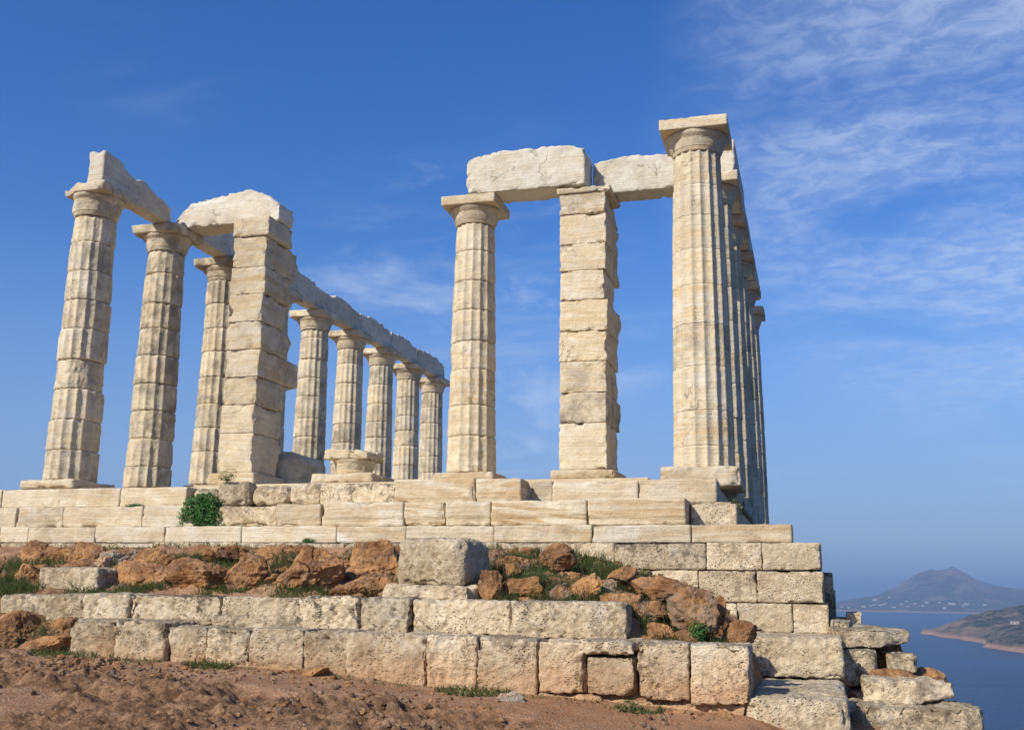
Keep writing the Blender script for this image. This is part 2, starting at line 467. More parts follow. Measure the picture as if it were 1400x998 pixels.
def leaf_mat(name, a, b, c):
    m = bpy.data.materials.new(name); m.use_nodes = True; t = NT(m.node_tree)
    g = t.add('ShaderNodeNewGeometry'); r = g.outputs['Random Per Island']
    col = t.mix(r, a, b); col = t.mix(t.ramp(t.math('FRACT', t.math('MULTIPLY', r, 17.3)), 0.78, 0.92), col, c)
    bs = t.add('ShaderNodeBsdfPrincipled'); t.put(bs.inputs['Base Color'], col); bs.inputs['Roughness'].default_value = 0.6
    bs.inputs['Specular IOR Level'].default_value = 0.2
    tl = t.add('ShaderNodeBsdfTranslucent'); t.put(tl.inputs[0], col)
    mx = t.add('ShaderNodeMixShader'); mx.inputs[0].default_value = 0.25
    t.l.new(bs.outputs[0], mx.inputs[1]); t.l.new(tl.outputs[0], mx.inputs[2])
    o = t.add('ShaderNodeOutputMaterial'); t.l.new(mx.outputs[0], o.inputs[0])
    return m


M_GRASS = leaf_mat('grass_blades', (0.095, 0.155, 0.038), (0.185, 0.22, 0.07), (0.36, 0.29, 0.14))
M_BUSH = leaf_mat('bush_leaves', (0.04, 0.125, 0.025), (0.09, 0.20, 0.05), (0.15, 0.25, 0.085))
M_STEM = leaf_mat('woody_stem', (0.11, 0.08, 0.045), (0.15, 0.105, 0.06), (0.13, 0.1, 0.06))


def land_mat():
    m, t, pos, p, rnd, cs = stone_base('scrub_land')
    p = pos; z = t.sep(pos)[2]
    a = t.noise(p, 0.006, 8, 0.68, 0.3); b = t.noise(p, 0.045, 7, 0.72); c = t.noise(p, 0.0022, 5, 0.6); a2 = t.noise(p, 0.02, 8, 0.75, 0.6)
    b = t.math('ADD', t.math('MULTIPLY', b, 0.35), t.math('ADD', t.math('MULTIPLY', a2, 0.30), t.math('MULTIPLY', t.noise(p, 0.16, 6, 0.75), 0.35)))
    col = t.mix(t.ramp(b, 0.46, 0.54), (0.020, 0.030, 0.017), (0.115, 0.090, 0.058))
    col = t.mix(t.math('MULTIPLY', t.ramp(a, 0.50, 0.62), 0.7), col, (0.25, 0.165, 0.105))
    col = t.mix(t.math('MULTIPLY', t.ramp(z, 10, 70), t.ramp(c, 0.40, 0.58)), col, (0.21, 0.15, 0.12))
    shore = t.ramp(t.math('ADD', z, t.math('MULTIPLY', b, 6.0)), -50.0, -54.5)
    col = t.mix(shore, col, (0.30, 0.185, 0.125))
    return finish(m, t, col, 0.95, t.math('MULTIPLY', b, 1.0), 4.0, 0.8, 0.1)


M_LAND = land_mat()


def sea_mat():
    m, t, pos, p, rnd, cs = stone_base('sea_water')
    w1 = t.noise(t.mapping(pos, (1, 1.7, 1), (0, 0, 0.5)), 0.07, 8, 0.68, 0.3)
    w2 = t.noise(t.mapping(pos, (1, 2.2, 1), (0, 0, 0.2)), 0.008, 4, 0.55)
    drift = t.noise(t.mapping(pos, (1, 3.0, 1), (0, 0, 0.15)), 0.0021, 5, 0.6)
    col = t.mix(t.ramp(drift, 0.38, 0.64), (0.001, 0.026, 0.085), (0.002, 0.042, 0.125))
    h = t.math('ADD', t.math('MULTIPLY', w1, 1.0), t.math('MULTIPLY', w2, 1.5))
    return finish(m, t, col, 0.22, h, 6.0, 1.0, 0.09)


M_SEA = sea_mat()


def plain(name, col, rough=0.8):
    m = bpy.data.materials.new(name); m.use_nodes = True; t = NT(m.node_tree)
    pos = t.add('ShaderNodeNewGeometry').outputs['Position']
    n = t.noise(pos, 0.5, 5, 0.6)
    return finish(m, t, t.mix(t.math('MULTIPLY', n, 0.35), col, tuple(c * 0.7 for c in col)), rough, None)


M_WHITE = plain('white_plaster', (0.50, 0.46, 0.41)); M_TILE = plain('clay_tile', (0.42, 0.20, 0.12)); M_DARK = plain('window_glass', (0.04, 0.045, 0.05), 0.3)

# ------------------------------------------------------------------ terrain of the headland
def interp(x, pts):
    return np.interp(x, [a for a, b in pts], [b for a, b in pts])


def outcrop(P):
    bump = 0.55 * np.exp(-((P[:, 0] - 4.6) / 1.5) ** 2 - ((P[:, 1] + 9.75) / 0.85) ** 2) + 0.35 * np.exp(-((P[:, 0] - 2.4) / 0.5) ** 2 - ((P[:, 1] + 9.6) / 0.6) ** 2) + 0.4 * np.exp(-((P[:, 0] - 0.4) / 0.7) ** 2 - ((P[:, 1] + 9.3) / 0.5) ** 2)
    return sstep(fbm(P, 0.62, 3, 19) + 0.10 * fbm(P, 3.5, 3, 23) + bump, 0.02, 0.24)


def ground_z(X, Y, detail=True):
    X = np.asarray(X, float); Y = np.asarray(Y, float)
    zb = interp(X, [(-30, -1.9), (-4, -2.25), (-1, -2.62), (0.35, -2.66), (1, -2.68), (2.5, -2.73), (3.5, -2.77), (4.3, -2.84), (5.35, -2.88), (7.2, -2.99), (8.2, -3.3)])
    zb = zb - np.clip(-8 - Y, 0, 3) * 0.05 - np.clip(-11 - Y, 0, 60) * 0.085
    z2 = interp(X, [(-30, -1.7), (0, -2.08), (5.9, -2.13), (6.35, -2.36), (6.95, -2.44), (7.25, -3.0), (8, -3.3)])
    zd = interp(X, [(-30, -1.42), (3.2, -1.43), (4.4, -1.50), (5.4, -1.66), (6.1, -1.80), (6.6, -2.10), (7.0, -2.36), (7.25, -2.9), (8, -3.2)])
    z = np.where(Y < -7.9, zb, 0)
    t = np.clip((Y + 7.9) / 0.35, 0, 1); mid = np.minimum(-2.46, z2 - 0.1)
    lw = sstep(X, -0.6, 0.4)
    za = zb + (mid - zb) * t
    t2 = np.clip((Y + 7.5) / 0.4, 0, 1); zc = mid + (z2 - mid) * t2
    left = zb + (z2 - zb) * sstep(Y, -8.1, -6.9)
    zz = np.where(Y < -7.55, za, zc); zz = left + (zz - left) * lw
    z = np.where(Y < -7.9, zb, zz)
    t3 = np.clip((Y + 7.0) / 2.65, 0, 1)
    z = np.where(Y > -7.0, z2 + (zd - z2) * (t3 ** 0.9), z)
    z = np.where(Y > -4.3, np.minimum(zd, -1.46), z)
    edge = 8.15 + np.clip(-8 - Y, 0, 40) * 0.12
    drop = np.where(X > edge, -3.15 - (X - edge) * 0.85, 9.0)
    z = np.where(X > edge - 0.75, np.minimum(z, np.where(X > edge, drop, -3.15 + (edge - X) / 0.75 * 0.6)), z)
    z = z - np.clip(-X - 35, 0, 500) * 0.6 - np.clip(Y - 45, 0, 500) * 0.5 - np.clip(-Y - 60, 0, 500) * 0.5
    if detail:
        P = np.stack([X, Y, np.zeros_like(X)], 1)
        front = sstep(-Y, 7.95, 8.4); bank = sstep(Y, -7.1, -6.7) * (1 - sstep(Y, -4.6, -4.3))
        rid = 1 - np.abs(fbm(P, 1.5, 5, 5)) * 2.2
        msk = outcrop(P)
        z = z + front * ((rid - 0.6) * 0.10 * msk + 0.060 * fbm(P, 0.9, 3, 21) + 0.034 * fbm(P, 5, 4, 3) * (0.3 + 0.8 * msk) + 0.022 * fbm(P, 19, 3, 14) * (0.2 + msk))
        z = z + bank * (0.14 * fbm(P, 2.0, 4, 31) + 0.05 * fbm(P, 9, 4, 33))
        w1_ = worley(P * np.array([1.0, 1.35, 1]) + 0.25 * fbm(P, 3, 3, 61)[:, None], 4.2, 71); w2_ = worley(P * np.array([1, 1.3, 1]) + 0.1 * fbm(P, 7, 3, 62)[:, None], 11.0, 72)
        rk = outcrop(P)
        z = z + front * rk * (0.085 * (0.55 - w1_) + 0.055 * (0.5 - w2_) + 0.03 * (0.4 - np.abs(fbm(P, 7, 4, 81)) * 1.5))
        cr = 1 - sstep(worley(P * np.array([1, 1.5, 1]), 3.1, 4), 0.05, 0.30)
        z = z - front * msk * cr * 0.05
        z = z + np.where(X > 8.4, 0.35 * fbm(P, 0.5, 4, 55) * np.clip((X - 8.4) / 4, 0, 1), 0)
    return np.maximum(z, -64)


def make_ground():
    def axis(fine_lo, fine_hi, step, lo, hi):
        a = list(np.arange(fine_lo, fine_hi, step)); d = step; x = fine_lo
        left = []
        while x > lo:
            d *= 1.12; x -= d; left.append(x)
        d = step; x = a[-1]; right = []
        while x < hi:
            d *= 1.12; x += d; right.append(x)
        return np.array(left[::-1] + a + right)
    xs = axis(-2.4, 9.0, 0.022, -120, 110); ys = axis(-11.4, -4.2, 0.022, -120, 130)
    X, Y = np.meshgrid(xs, ys, indexing='ij')
    V = np.stack([X.ravel(), Y.ravel(), ground_z(X.ravel(), Y.ravel())], 1)
    I = np.arange(X.size).reshape(X.shape)
    Q = np.stack([I[:-1, :-1], I[1:, :-1], I[1:, 1:], I[:-1, 1:]], -1).reshape(-1, 4)
    o = structure(link('ground', V, Q, M_SOIL, origin=(0, 0, -3)))
    at = o.data.attributes.new('outcrop', 'FLOAT', 'POINT')
    P = np.stack([X.ravel(), Y.ravel(), 0 * X.ravel()], 1)
    at.data.foreach_set('value', outcrop(P).astype(np.float32))


make_ground()

# sea to the horizon
g = np.array([-60000., -20000, -8000, -3000, -1000, 0, 1000, 3000, 8000, 20000, 60000])
X, Y = np.meshgrid(g, g, indexing='ij'); I = np.arange(X.size).reshape(X.shape)
structure(link('sea', np.stack([X.ravel(), Y.ravel(), np.full(X.size, -60.)], 1),
               np.stack([I[:-1, :-1], I[1:, :-1], I[1:, 1:], I[:-1, 1:]], -1).reshape(-1, 4), M_SEA, origin=(0, 0, -60)))

# far coast with its hills
SKY = [(-400, -52), (-100, -50), (76, -44), (167, -30), (300, 2), (392, 36), (460, 78), (520, 112), (565, 128), (600, 122), (640, 134), (684, 150), (715, 137), (760, 100), (805, 74), (860, 54), (1000, 42), (1200, 48), (1500, 40), (2200, 20)]


def coast_y(X):
    P = np.stack([X, np.zeros_like(X), np.zeros_like(X)], 1)
    return interp(X, [(-600, 5000), (65, 4798), (770, 4600), (900, 4200), (1400, 3600), (2400, 3400)]) + 40 * fbm(P, 0.008, 3, 77)


def far_z(X, Y):
    P = np.stack([X, Y, np.zeros_like(X)], 1)
    c = coast_y(X)
    low = -62 + 12 * sstep(Y - c, 0, 60) + 40 * sstep(Y - c, 80, 900) * (0.35 + 0.65 * sstep(X, 60, 330)) * (1 + 0.5 * fbm(P, 0.003, 3, 5))
    top = interp(X, SKY)
    hill = -62 + (top + 62) * np.exp(-((Y - 6000) / 520) ** 2)
    z = np.maximum(low, hill) + sstep(Y - c, 60, 500) * (9 * fbm(P, 0.004, 4, 8) + 46 * (0.32 - np.abs(fbm(P, 0.0040, 6, 15, 0.55))) * sstep(hill, -45, 40))
    return np.where(Y < c, -64 + 2 * sstep(Y - c, -40, 0), z)


def grid_land(name, xs, ys, fn):
    X, Y = np.meshgrid(xs, ys, indexing='ij'); I = np.arange(X.size).reshape(X.shape)
    V = np.stack([X.ravel(), Y.ravel(), fn(X.ravel(), Y.ravel())], 1)
    Q = np.stack([I[:-1, :-1], I[1:, :-1], I[1:, 1:], I[:-1, 1:]], -1).reshape(-1, 4)
    return structure(link(name, V, Q, M_LAND, origin=(xs.mean(), ys.mean(), -60)))


grid_land('far_hills', np.linspace(-600, 2400, 330), np.linspace(4150, 7600, 300), far_z)

# headland across the bay
def pen_z(X, Y):
    P = np.stack([X, Y, np.zeros_like(X)], 1)
    xc = np.interp(Y, [1100, 1300, 1400, 1450, 1530, 1640, 1745, 1860, 1924, 2000, 2150, 2500], [250, 221, 203, 201, 216, 206, 193, 176, 166, 190, 300, 640])
    s = X - xc + 11 * fbm(P, 0.022, 5, 41, 0.6)
    ridge = 20 * sstep(s, 60, 220)
    z = -61 + (5 + 7 * sstep(fbm(P, 0.02, 3, 49), -0.2, 0.3)) * sstep(s, 0, 9) + 0.235 * np.clip(s - 6, 0, 400) * (0.8 + 0.2 * sstep(Y, 1300, 1700)) + sstep(s, 5, 60) * (9 * fbm(P, 0.016, 6, 43, 0.6) + 11 * (0.35 - np.abs(fbm(P, 0.022, 5, 47))))
    return np.where(s < 0, -63.0 + np.clip(s, -2, 0), z)


grid_land('peninsula', np.linspace(150, 720, 260), np.linspace(1000, 2350, 300), pen_z)

# houses scattered along the far shore
def house(x, y, w, d, h, label, roof=False):
    z = float((far_z if y > 3000 else pen_z)(np.array([x]), np.array([y]))[0]) - 1.0
    w *= 0.75
    t = thing('house', (x, y, z), label, 'house', 'white houses on the far shore')
    V, Q = box_grid((x - w / 2, y - d / 2, z), (x + w / 2, y + d / 2, z + h), 50)
    link('wall', V, Q, M_WHITE, t, smooth=False)
    V, Q = box_grid((x - w / 2 - 0.5, y - d / 2 - 0.5, z + h + 0.01), (x + w / 2 + 0.5, y + d / 2 + 0.5, z + h + 0.6), 50)
    link('roof', V, Q, M_TILE if roof else M_WHITE, t, smooth=False)
    k = max(2, int(w // 6))
    for i in range(k):
        cx = x - w / 2 + (i + 0.5) * w / k
        V, Q = box_grid((cx - 1, y - d / 2 - 0.15, z + h * 0.4), (cx + 1, y - d / 2 + 0.1, z + h * 0.75), 50)
        link('window', V, Q, M_DARK, t, smooth=False)


def ship_labels():
    hs = [(196, 5060, 26, 7, 0), (248, 5250, 20, 6, 0), (262, 5480, 24, 8, 0), (270, 5150, 16, 7, 0), (300, 5330, 18, 6, 1), (318, 5000, 20, 6, 0), (335, 5560, 18, 7, 1),
          (362, 5200, 14, 6, 0), (402, 5420, 16, 6, 0), (440, 5040, 15, 6, 0), (480, 5300, 20, 8, 0), (515, 4930, 18, 7, 0), (570, 5150, 38, 9, 0), (640, 5240, 26, 8, 0), (690, 5050, 20, 7, 1), (130, 4990, 14, 6, 0), (104, 5100, 13, 5, 0),
          (228, 5130, 12, 6, 0), (285, 5240, 12, 6, 0), (380, 5060, 12, 5, 0), (425, 5250, 13, 6, 0), (540, 5360, 14, 6, 0), (600, 5010, 13, 6, 0)]
    for i, (x, y, w, h, rf) in enumerate(hs):
        if i == 12: lab = 'widest white building on the far shore, right above the headland tip'
        elif rf: lab = 'far shore house with a clay red roof below the hill'
        else: lab = 'small pale flat-roofed house among trees on the far shore'
        house(x, y, w, 9, h, lab, bool(rf))
    house(268, 1640, 14, 6, 3.0, 'white house on the near headland across the bay at right edge')


ship_labels()

# ------------------------------------------------------------------ temple columns
def flank_fill(z0, z1, rng):
    zs = [z0]
    while zs[-1] < z1 - 0.75: zs.append(zs[-1] + rng.uniform(0.50, 0.68))
    zs.append(z1); return zs


def drum(cx, cy, z0, z1, ztop, R0, R1, wear, seed, nth=160, cell=0.03, sharp=1.0, joint=1.0):
    """one fluted drum (sixteen flutes), worn, chipped at its joints"""
    rng = np.random.default_rng(seed)
    nz = max(4, int((z1 - z0) / cell)); zz = np.linspace(0, 1, nz + 1)
    zz = z0 + (z1 - z0) * (0.5 - 0.5 * np.cos(math.pi * zz)) * 0.45 + (z1 - z0) * zz * 0.55
    th = np.arange(nth) / nth * 2 * math.pi
    T, Z = np.meshgrid(th, zz, indexing='ij')
    h = np.clip(Z / ztop, 0, 1); R = R0 + (R1 - R0) * h + 0.012 * np.sin(h * math.pi)
    R = R * rng.uniform(0.992, 1.008)
    tt = (T / (2 * math.pi) * 16 + 0.5) % 1.0
    prof = 1 - np.abs(2 * tt - 1) ** 1.7 if sharp < 0.5 else 4 * tt * (1 - tt)
    P = np.stack([cx + R * np.cos(T), cy + R * np.sin(T), Z], -1).reshape(-1, 3)
    fd = 0.095 * R
    nb = fbm(P, 1.7, 4, seed).reshape(T.shape); nm = fbm(P, 6.5, 4, seed + 2).reshape(T.shape); nf = fbm(P, 20, 3, seed + 4).reshape(T.shape)
    w = np.clip(wear + 0.75 * nb * (0.25 + wear) + 0.35 * nm * wear, 0, 0.97)
    r = R - fd * prof * (1 - w) - fd * 0.72 * w + 0.026 * wear * nm - (0.006 + 0.03 * wear) * np.clip(fbm(P * np.array([1, 1, 5.0]), 2.2, 4, seed + 12).reshape(T.shape) - 0.12, 0, 1) + (0.004 + 0.012 * wear) * nf
    e = np.minimum(Z - z0, z1 - Z)
    chip = np.clip(fbm(P, 3.2, 3, seed + 6).reshape(T.shape) - 0.05, 0, 1)
    r = r - joint * (0.020 * np.exp(-(e / 0.011) ** 2) + chip * (0.045 + 0.14 * wear) * np.exp(-e / 0.045) + 0.007 * np.exp(-e / 0.03))
    big = np.clip(fbm(P, 0.9, 2, seed + 8).reshape(T.shape) - 0.32, 0, 1); r = r - big * 0.16 * wear
    ox, oy = rng.normal(0, 0.007, 2) * joint
    V = np.stack([cx + ox + r * np.cos(T), cy + oy + r * np.sin(T), Z], -1).reshape(-1, 3)
    I = np.arange(T.size).reshape(T.shape); J = np.roll(I, -1, 0)
    Q = np.stack([I[:, :-1], J[:, :-1], J[:, 1:], I[:, 1:]], -1).reshape(-1, 4)
    c0 = len(V); V = np.concatenate([V, [[cx, cy, z0], [cx, cy, z1]]])
    tr = np.concatenate([np.stack([J[:, 0], I[:, 0], np.full(nth, c0)], 1), np.stack([I[:, -1], J[:, -1], np.full(nth, c0 + 1)], 1)])
    return V, Q, tr


def lathe(cx, cy, prof, nth, seed, amp, post=None):
    pr = np.array(prof); s = np.concatenate([[0], np.cumsum(np.hypot(*np.diff(pr, axis=0).T))])
    n = 34; u = np.unique(np.concatenate([np.linspace(0, s[-1], n), s])); r = np.interp(u, s, pr[:, 0]); z = np.interp(u, s, pr[:, 1])
    T, K = np.meshgrid(np.arange(nth) / nth * 2 * math.pi, np.arange(len(u)), indexing='ij')
    R = r[K]; Z = z[K]
    P = np.stack([cx + R * np.cos(T), cy + R * np.sin(T), Z], -1).reshape(-1, 3)
    d = amp * (0.6 * fbm(P, 3, 4, seed) + 0.4 * fbm(P, 12, 3, seed + 2)).reshape(T.shape)
    P = np.stack([cx + (R + d) * np.cos(T), cy + (R + d) * np.sin(T), Z], -1).reshape(-1, 3)
    I = np.arange(T.size).reshape(T.shape); J = np.roll(I, -1, 0)
    Q = np.stack([I[:, :-1], J[:, :-1], J[:, 1:], I[:, 1:]], -1).reshape(-1, 4)
    if post is not None: P = post(P)
    c0 = len(P); P = np.concatenate([P, [[cx, cy, z[0]], [cx, cy, z[-1]]]])
    tr = np.concatenate([np.stack([J[:, 0], I[:, 0], np.full(nth, c0)], 1), np.stack([I[:, -1], J[:, -1], np.full(nth, c0 + 1)], 1)])
    return P, Q, tr


def capital_shapes(cx, cy, zn, zt, rn, half, seed, wear, nth=96, ab_post=None, ec_post=None, abchip=0.06):
    za = zt - 0.20
    prof = [(rn, zn), (rn + 0.012, zn + 0.03), (rn + 0.016, zn + 0.045), (rn + 0.022, zn + 0.05), (rn + 0.024, zn + 0.07), (rn + 0.034, zn + 0.075),
            (half * 0.84, za - 0.11), (half * 0.93, za - 0.055), (half * 0.955, za - 0.02), (half * 0.945, za - 0.001)]
    ec = lathe(cx, cy, prof, nth, seed, 0.012 + 0.03 * wear, ec_post)
    ab = block((cx - half, cy - half, za), (cx + half, cy + half, zt), 0.03, 0.008 + 0.02 * wear, 0.004 + 0.012 * wear, 3, abchip * (0.3 + wear), seed=seed + 3, post=ab_post)
    return ec, ab


def column(x, y, joints, label, group, wear, tint, zt=5.96, R0=0.505, R1=0.40, seed=1, near=True, cap_wear=0.4, ab_post=None, plinth=None, cap_tint=None, ec_post=None, drum_wear=None, joint=1.0, sharp=1.0):
    """joints: heights from the shaft's foot to the neck"""
    t = thing('doric_column', (x, y, joints[0]), label, 'column', group)
    rng = np.random.default_rng(seed)
    for i, (a, b) in enumerate(zip(joints[:-1], joints[1:])):
        w = np.clip(wear + rng.normal(0, 0.16), 0.03, 0.95) if drum_wear is None else drum_wear[i % len(drum_wear)]
        w = w if w > 0.9 else w * 0.55
        V, Q, tr = drum(x, y, a, b, zt, R0, R1, w, seed * 50 + i, 160 if near else 112, 0.028 if near else 0.045, sharp, joint)
        tn = np.clip(np.array(tint) + rng.normal(0, 0.22, 3) * np.array([1, 0.9, 0.7]), 0, 1)
        link('drum', V, Q, M_COL, t, (x, y, a), tr, tint=tn)
    ec, ab = capital_shapes(x, y, joints[-1], zt, R1 * 0.995 + 0.004, 0.575, seed * 70, cap_wear, 96 if near else 64, ab_post, ec_post)
    c = link('capital', ec[0], ec[1], M_COL, t, (x, y, joints[-1]), ec[2], tint=cap_tint or tint)
    link('abacus', ab[0], ab[1], M_COL, c, tint=cap_tint or tint)
    if plinth:
        V, Q = block(*plinth, 0.03, 0.05, 0.02, 3, 0.10, lump=0.02)
        link('plinth', V, Q, M_STEP, t, tint=(0.3, 0.7, 0.1))
    return t


S = 2.52
FLOOR = -0.2
TINT_L = (0.70, 0.12, 0.18)
GL = 'columns of the long colonnade on the left'


def broken_abacus(P):              # the outer half of this abacus has broken away
    k = sstep(-P[:, 0], 6.12, 6.62)
    P = P.copy(); n = fbm(P, 4, 3, 9)
    P[:, 2] -= k * np.clip((P[:, 2] - 5.66) / 0.30, 0, 1) * (0.12 + 0.06 * n)
    P[:, 0] = np.where(P[:, 0] < -6.1, -6.1 + (P[:, 0] + 6.1) * 0.72, P[:, 0]) + k * 0.03 * n
    P[:, 1] += k * np.where(P[:, 1] < 0, 0.10, -0.1)
    return P


def broken_echinus(P):
    P = P.copy(); P[:, 0] = np.where(P[:, 0] < -6.1, -6.1 + (P[:, 0] + 6.1) * (1 - 0.22 * sstep(P[:, 2], 5.45, 5.75)), P[:, 0]); return P


column(-6.1, 0, [0.0, 0.58, 1.17, 1.77, 2.36, 2.98, 3.57, 4.17, 4.78, 5.34], 'outermost column of the left row carrying the end of a broken beam', GL, 0.5, TINT_L, seed=2,
       ab_post=broken_abacus, ec_post=broken_echinus, plinth=((-6.72, -0.66, FLOOR), (-5.50, 0.62, -0.002)), cap_wear=0.8, drum_wear=[0.35, 0.3, 0.45, 0.92, 0.4, 0.55, 0.5, 0.6, 0.75])
column(-6.1, S, [FLOOR, 0.10, 0.55, 1.15, 1.77, 2.36, 2.99, 3.60, 4.18, 4.87, 5.40], 'second column from the left, pitted, under the joint of two beams', GL, 0.55, (0.85, 0.22, 0.08), seed=3, cap_wear=0.5,
       drum_wear=[0.35, 0.3, 0.85, 0.75, 0.4, 0.35, 0.6, 0.7, 0.5, 0.8])
column(-6.1, 2 * S, [FLOOR, 0.41, 1.19, 1.77, 2.35, 3.01, 3.64, 4.22, 4.85, 5.45], 'column half hidden behind the left side of the tall left pier', GL, 0.55, (0.85, 0.25, 0.05), seed=4, cap_wear=0.3)
labs = ['column hidden behind the tall pier of square blocks on the left', 'tall column just right of the left pier, largest in the receding row', 'column of the receding row rising behind the fallen capital',
        'column of the receding row just right of the fallen capital', 'column of the receding row with one smooth pale replaced drum', 'farthest column of the left row, under the end of its beam']
for k in range(3, 9):
    rng = np.random.default_rng(40 + k)
    zs = [FLOOR] + flank_fill(0.45 + 0.2 * rng.random(), 5.42, rng)
    column(-6.1, k * S, zs, labs[k - 3], GL, 0.28, (0.68, 0.12, 0.2), seed=10 + k, near=False, cap_wear=0.25, joint=0.65,
           drum_wear=None if k != 7 else [0.25, 0.3, 0.2, 0.3, 0.25, 0.97, 0.2, 0.25, 0.2, 0.3])

GR = 'columns of the row on the right'
column(6.1, 0, [0.0, 0.35, 0.93, 1.66, 2.38, 3.05, 3.67, 4.27, 4.82, 5.43], 'tallest looking column at the right front, sharply fluted, with square top slab', GR, 0.08, (0.22, 0.42, 0.35), seed=5, cap_wear=0.08,
       plinth=((5.46, -0.70, -0.33), (6.72, 0.66, -0.003)), drum_wear=[0.1, 0.12, 0.06, 0.05, 0.05, 0.08, 0.06, 0.1, 0.3], joint=0.16, cap_tint=(0.25, 0.45, 0.1))
rl = ['column right behind the front right one, under the beam corner', 'third column back in the right row, seen edge on', 'fourth column back in the shaded right row', 'fifth column back in the shaded right row', 'last column of the right row, its slab jutting free against the sky']
for k in range(1, 6):
    rng = np.random.default_rng(90 + k)
    column(6.1, k * S, [FLOOR] + flank_fill(0.5 + 0.2 * rng.random(), 5.42, rng), rl[k - 1], GR, 0.15, (0.35, 0.4, 0.2), seed=25 + k, near=k < 3, cap_wear=0.2, joint=0.3)

# porch column and its base
column(1.26, S, [0.285, 1.01, 1.62, 2.35, 2.93, 3.58, 4.19, 4.83, 5.42], 'single fluted column left of the tall central pier, under the beam end', None, 0.35, (0.45, 0.45, 0.1), seed=7, cap_wear=0.22,
       plinth=((0.66, S - 0.58, 0.10), (1.88, S + 0.58, 0.283)), drum_wear=[0.25, 0.35, 0.45, 0.7, 0.35, 0.45, 0.6, 0.45, 0.4])

# ------------------------------------------------------------------ piers of square blocks (porch antae)
def pier(label, x0, x1, y0, y1, joints, tint, seed, cap, base, ragged, extra=()):
    t = thing('stone_pier', ((x0 + x1) / 2, (y0 + y1) / 2, joints[0]), label, 'pier', 'square block piers of the porch')
    rng = np.random.default_rng(seed)

    def rough_side(P):
        P = P.copy(); n = fbm(P, 2.6, 4, seed); k = sstep(P[:, 0], x1 - 0.25, x1)
        P[:, 0] += k * (n * 0.045 - 0.005); kb = sstep(P[:, 1], y1 - 0.2, y1); P[:, 1] += kb * 0.24 * fbm(P, 2.4, 4, seed + 4)
        return P
    for i, (a, b) in enumerate(zip(joints[:-1], joints[1:])):
        dx = rng.normal(0, 0.010, 2); rr = ragged[i % len(ragged)]
        V, Q = block((x0 + dx[0], y0 + rng.normal(0, 0.006), a + 0.003), (x1 + dx[1] + rr[0], y1 + rr[1], b - 0.003), 0.024, 0.006, 0.006, 2.5, 0.07, post=rough_side)
        link('stone_block', V, Q, M_COL, t, tint=np.clip(np.array(tint) + rng.normal(0, 0.17, 3), 0, 1))
    V, Q = block(*cap, 0.028, 0.03, 0.012, 3, 0.10); link('capital', V, Q, M_COL, t, tint=tint)
    V, Q = block(*base, 0.03, 0.05, 0.012, 3, 0.08); link('base', V, Q, M_STEP, t, tint=(0.25, 0.6, 0.1))
    for lo, hi, r in extra:
        V, Q = block(lo, hi, 0.035, r, 0.02, 2, 0.10, lump=0.05); link('wall_stub', V, Q, M_COL, t, tint=(0.55, 0.35, 0.0))
    return t


pier('tall central pier of square blocks standing right of the lone fluted column', 3.17, 4.10, 2.05, 3.15, [0.29, 1.18, 1.77, 2.38, 2.98, 3.60, 4.20, 4.75, 5.36, 5.80], (0.38, 0.45, 0.25), 61,
     ((3.11, 2.00, 5.803), (4.20, 3.2, 5.93)), ((3.02, 1.95, 0.10), (4.26, 3.3, 0.287)), [(0, 0), (0.0, 0.3), (-0.02, 0.1), (0.0, 0.25), (0.02, 0.3), (-0.02, 0.0), (0.01, 0.3), (0.0, 0.1), (-0.01, 0.2)])
pier('left pier of square blocks with a broken wall stub behind it', -4.12, -3.32, 2.05, 3.2, [0.36, 1.19, 1.79, 2.39, 2.98, 3.59, 4.19, 4.80, 5.49], (0.35, 0.5, 0.2), 62,
     ((-4.13, 2.00, 5.493), (-3.26, 3.1, 5.93)), ((-4.28, 1.92, 0.10), (-3.2, 3.3, 0.357)), [(0, 0), (0, 0.12), (0.0, 0.18), (0.0, 0.22), (0.0, 0.12), (0.0, -0.1), (0.01, 0.05), (0.0, 0.28), (0.01, 0.1)],
     extra=[((-3.95, 3.36, 0.06), (-3.02, 5.1, 0.98), 0.26), ((-3.8, 3.25, 2.38), (-3.24, 3.72, 2.96), 0.09)])

# ------------------------------------------------------------------ beams
def beam(label, lo, hi, tops=None, axis=0, seed=1, r=0.012, amp=0.010, chip=0.10, tint=(0.35, 0.15, 0.5), group=None, cell=0.035, bot=None, ends=0.0):
    z0, z1 = lo[2], hi[2]

    def post(P):
        P = P.copy()
        if tops is not None:
            tz = np.interp(P[:, axis], [a for a, b in tops], [b for a, b in tops]); f = np.clip((P[:, 2] - z0) / (z1 - z0), 0, 1)
            P[:, 2] += (tz - z1) * f ** 1.5 + 0.03 * fbm(P, 4, 3, seed) * f ** 4
        if ends:
            n = fbm(P, 2.1, 3, seed + 3); a0, a1 = lo[axis], hi[axis]
            P[:, axis] += ends * (0.6 + n) * (sstep(-P[:, axis], -a0 - 0.25, -a0) - sstep(P[:, axis], a1 - 0.25, a1))
        return P
    V, Q = block(lo, hi, cell, r, amp, 2.2, chip, seed=seed, post=post)
    o = link('architrave_beam', V, Q, M_BEAM, tint=tint)
    return tag(o, label, 'stone beam', group)


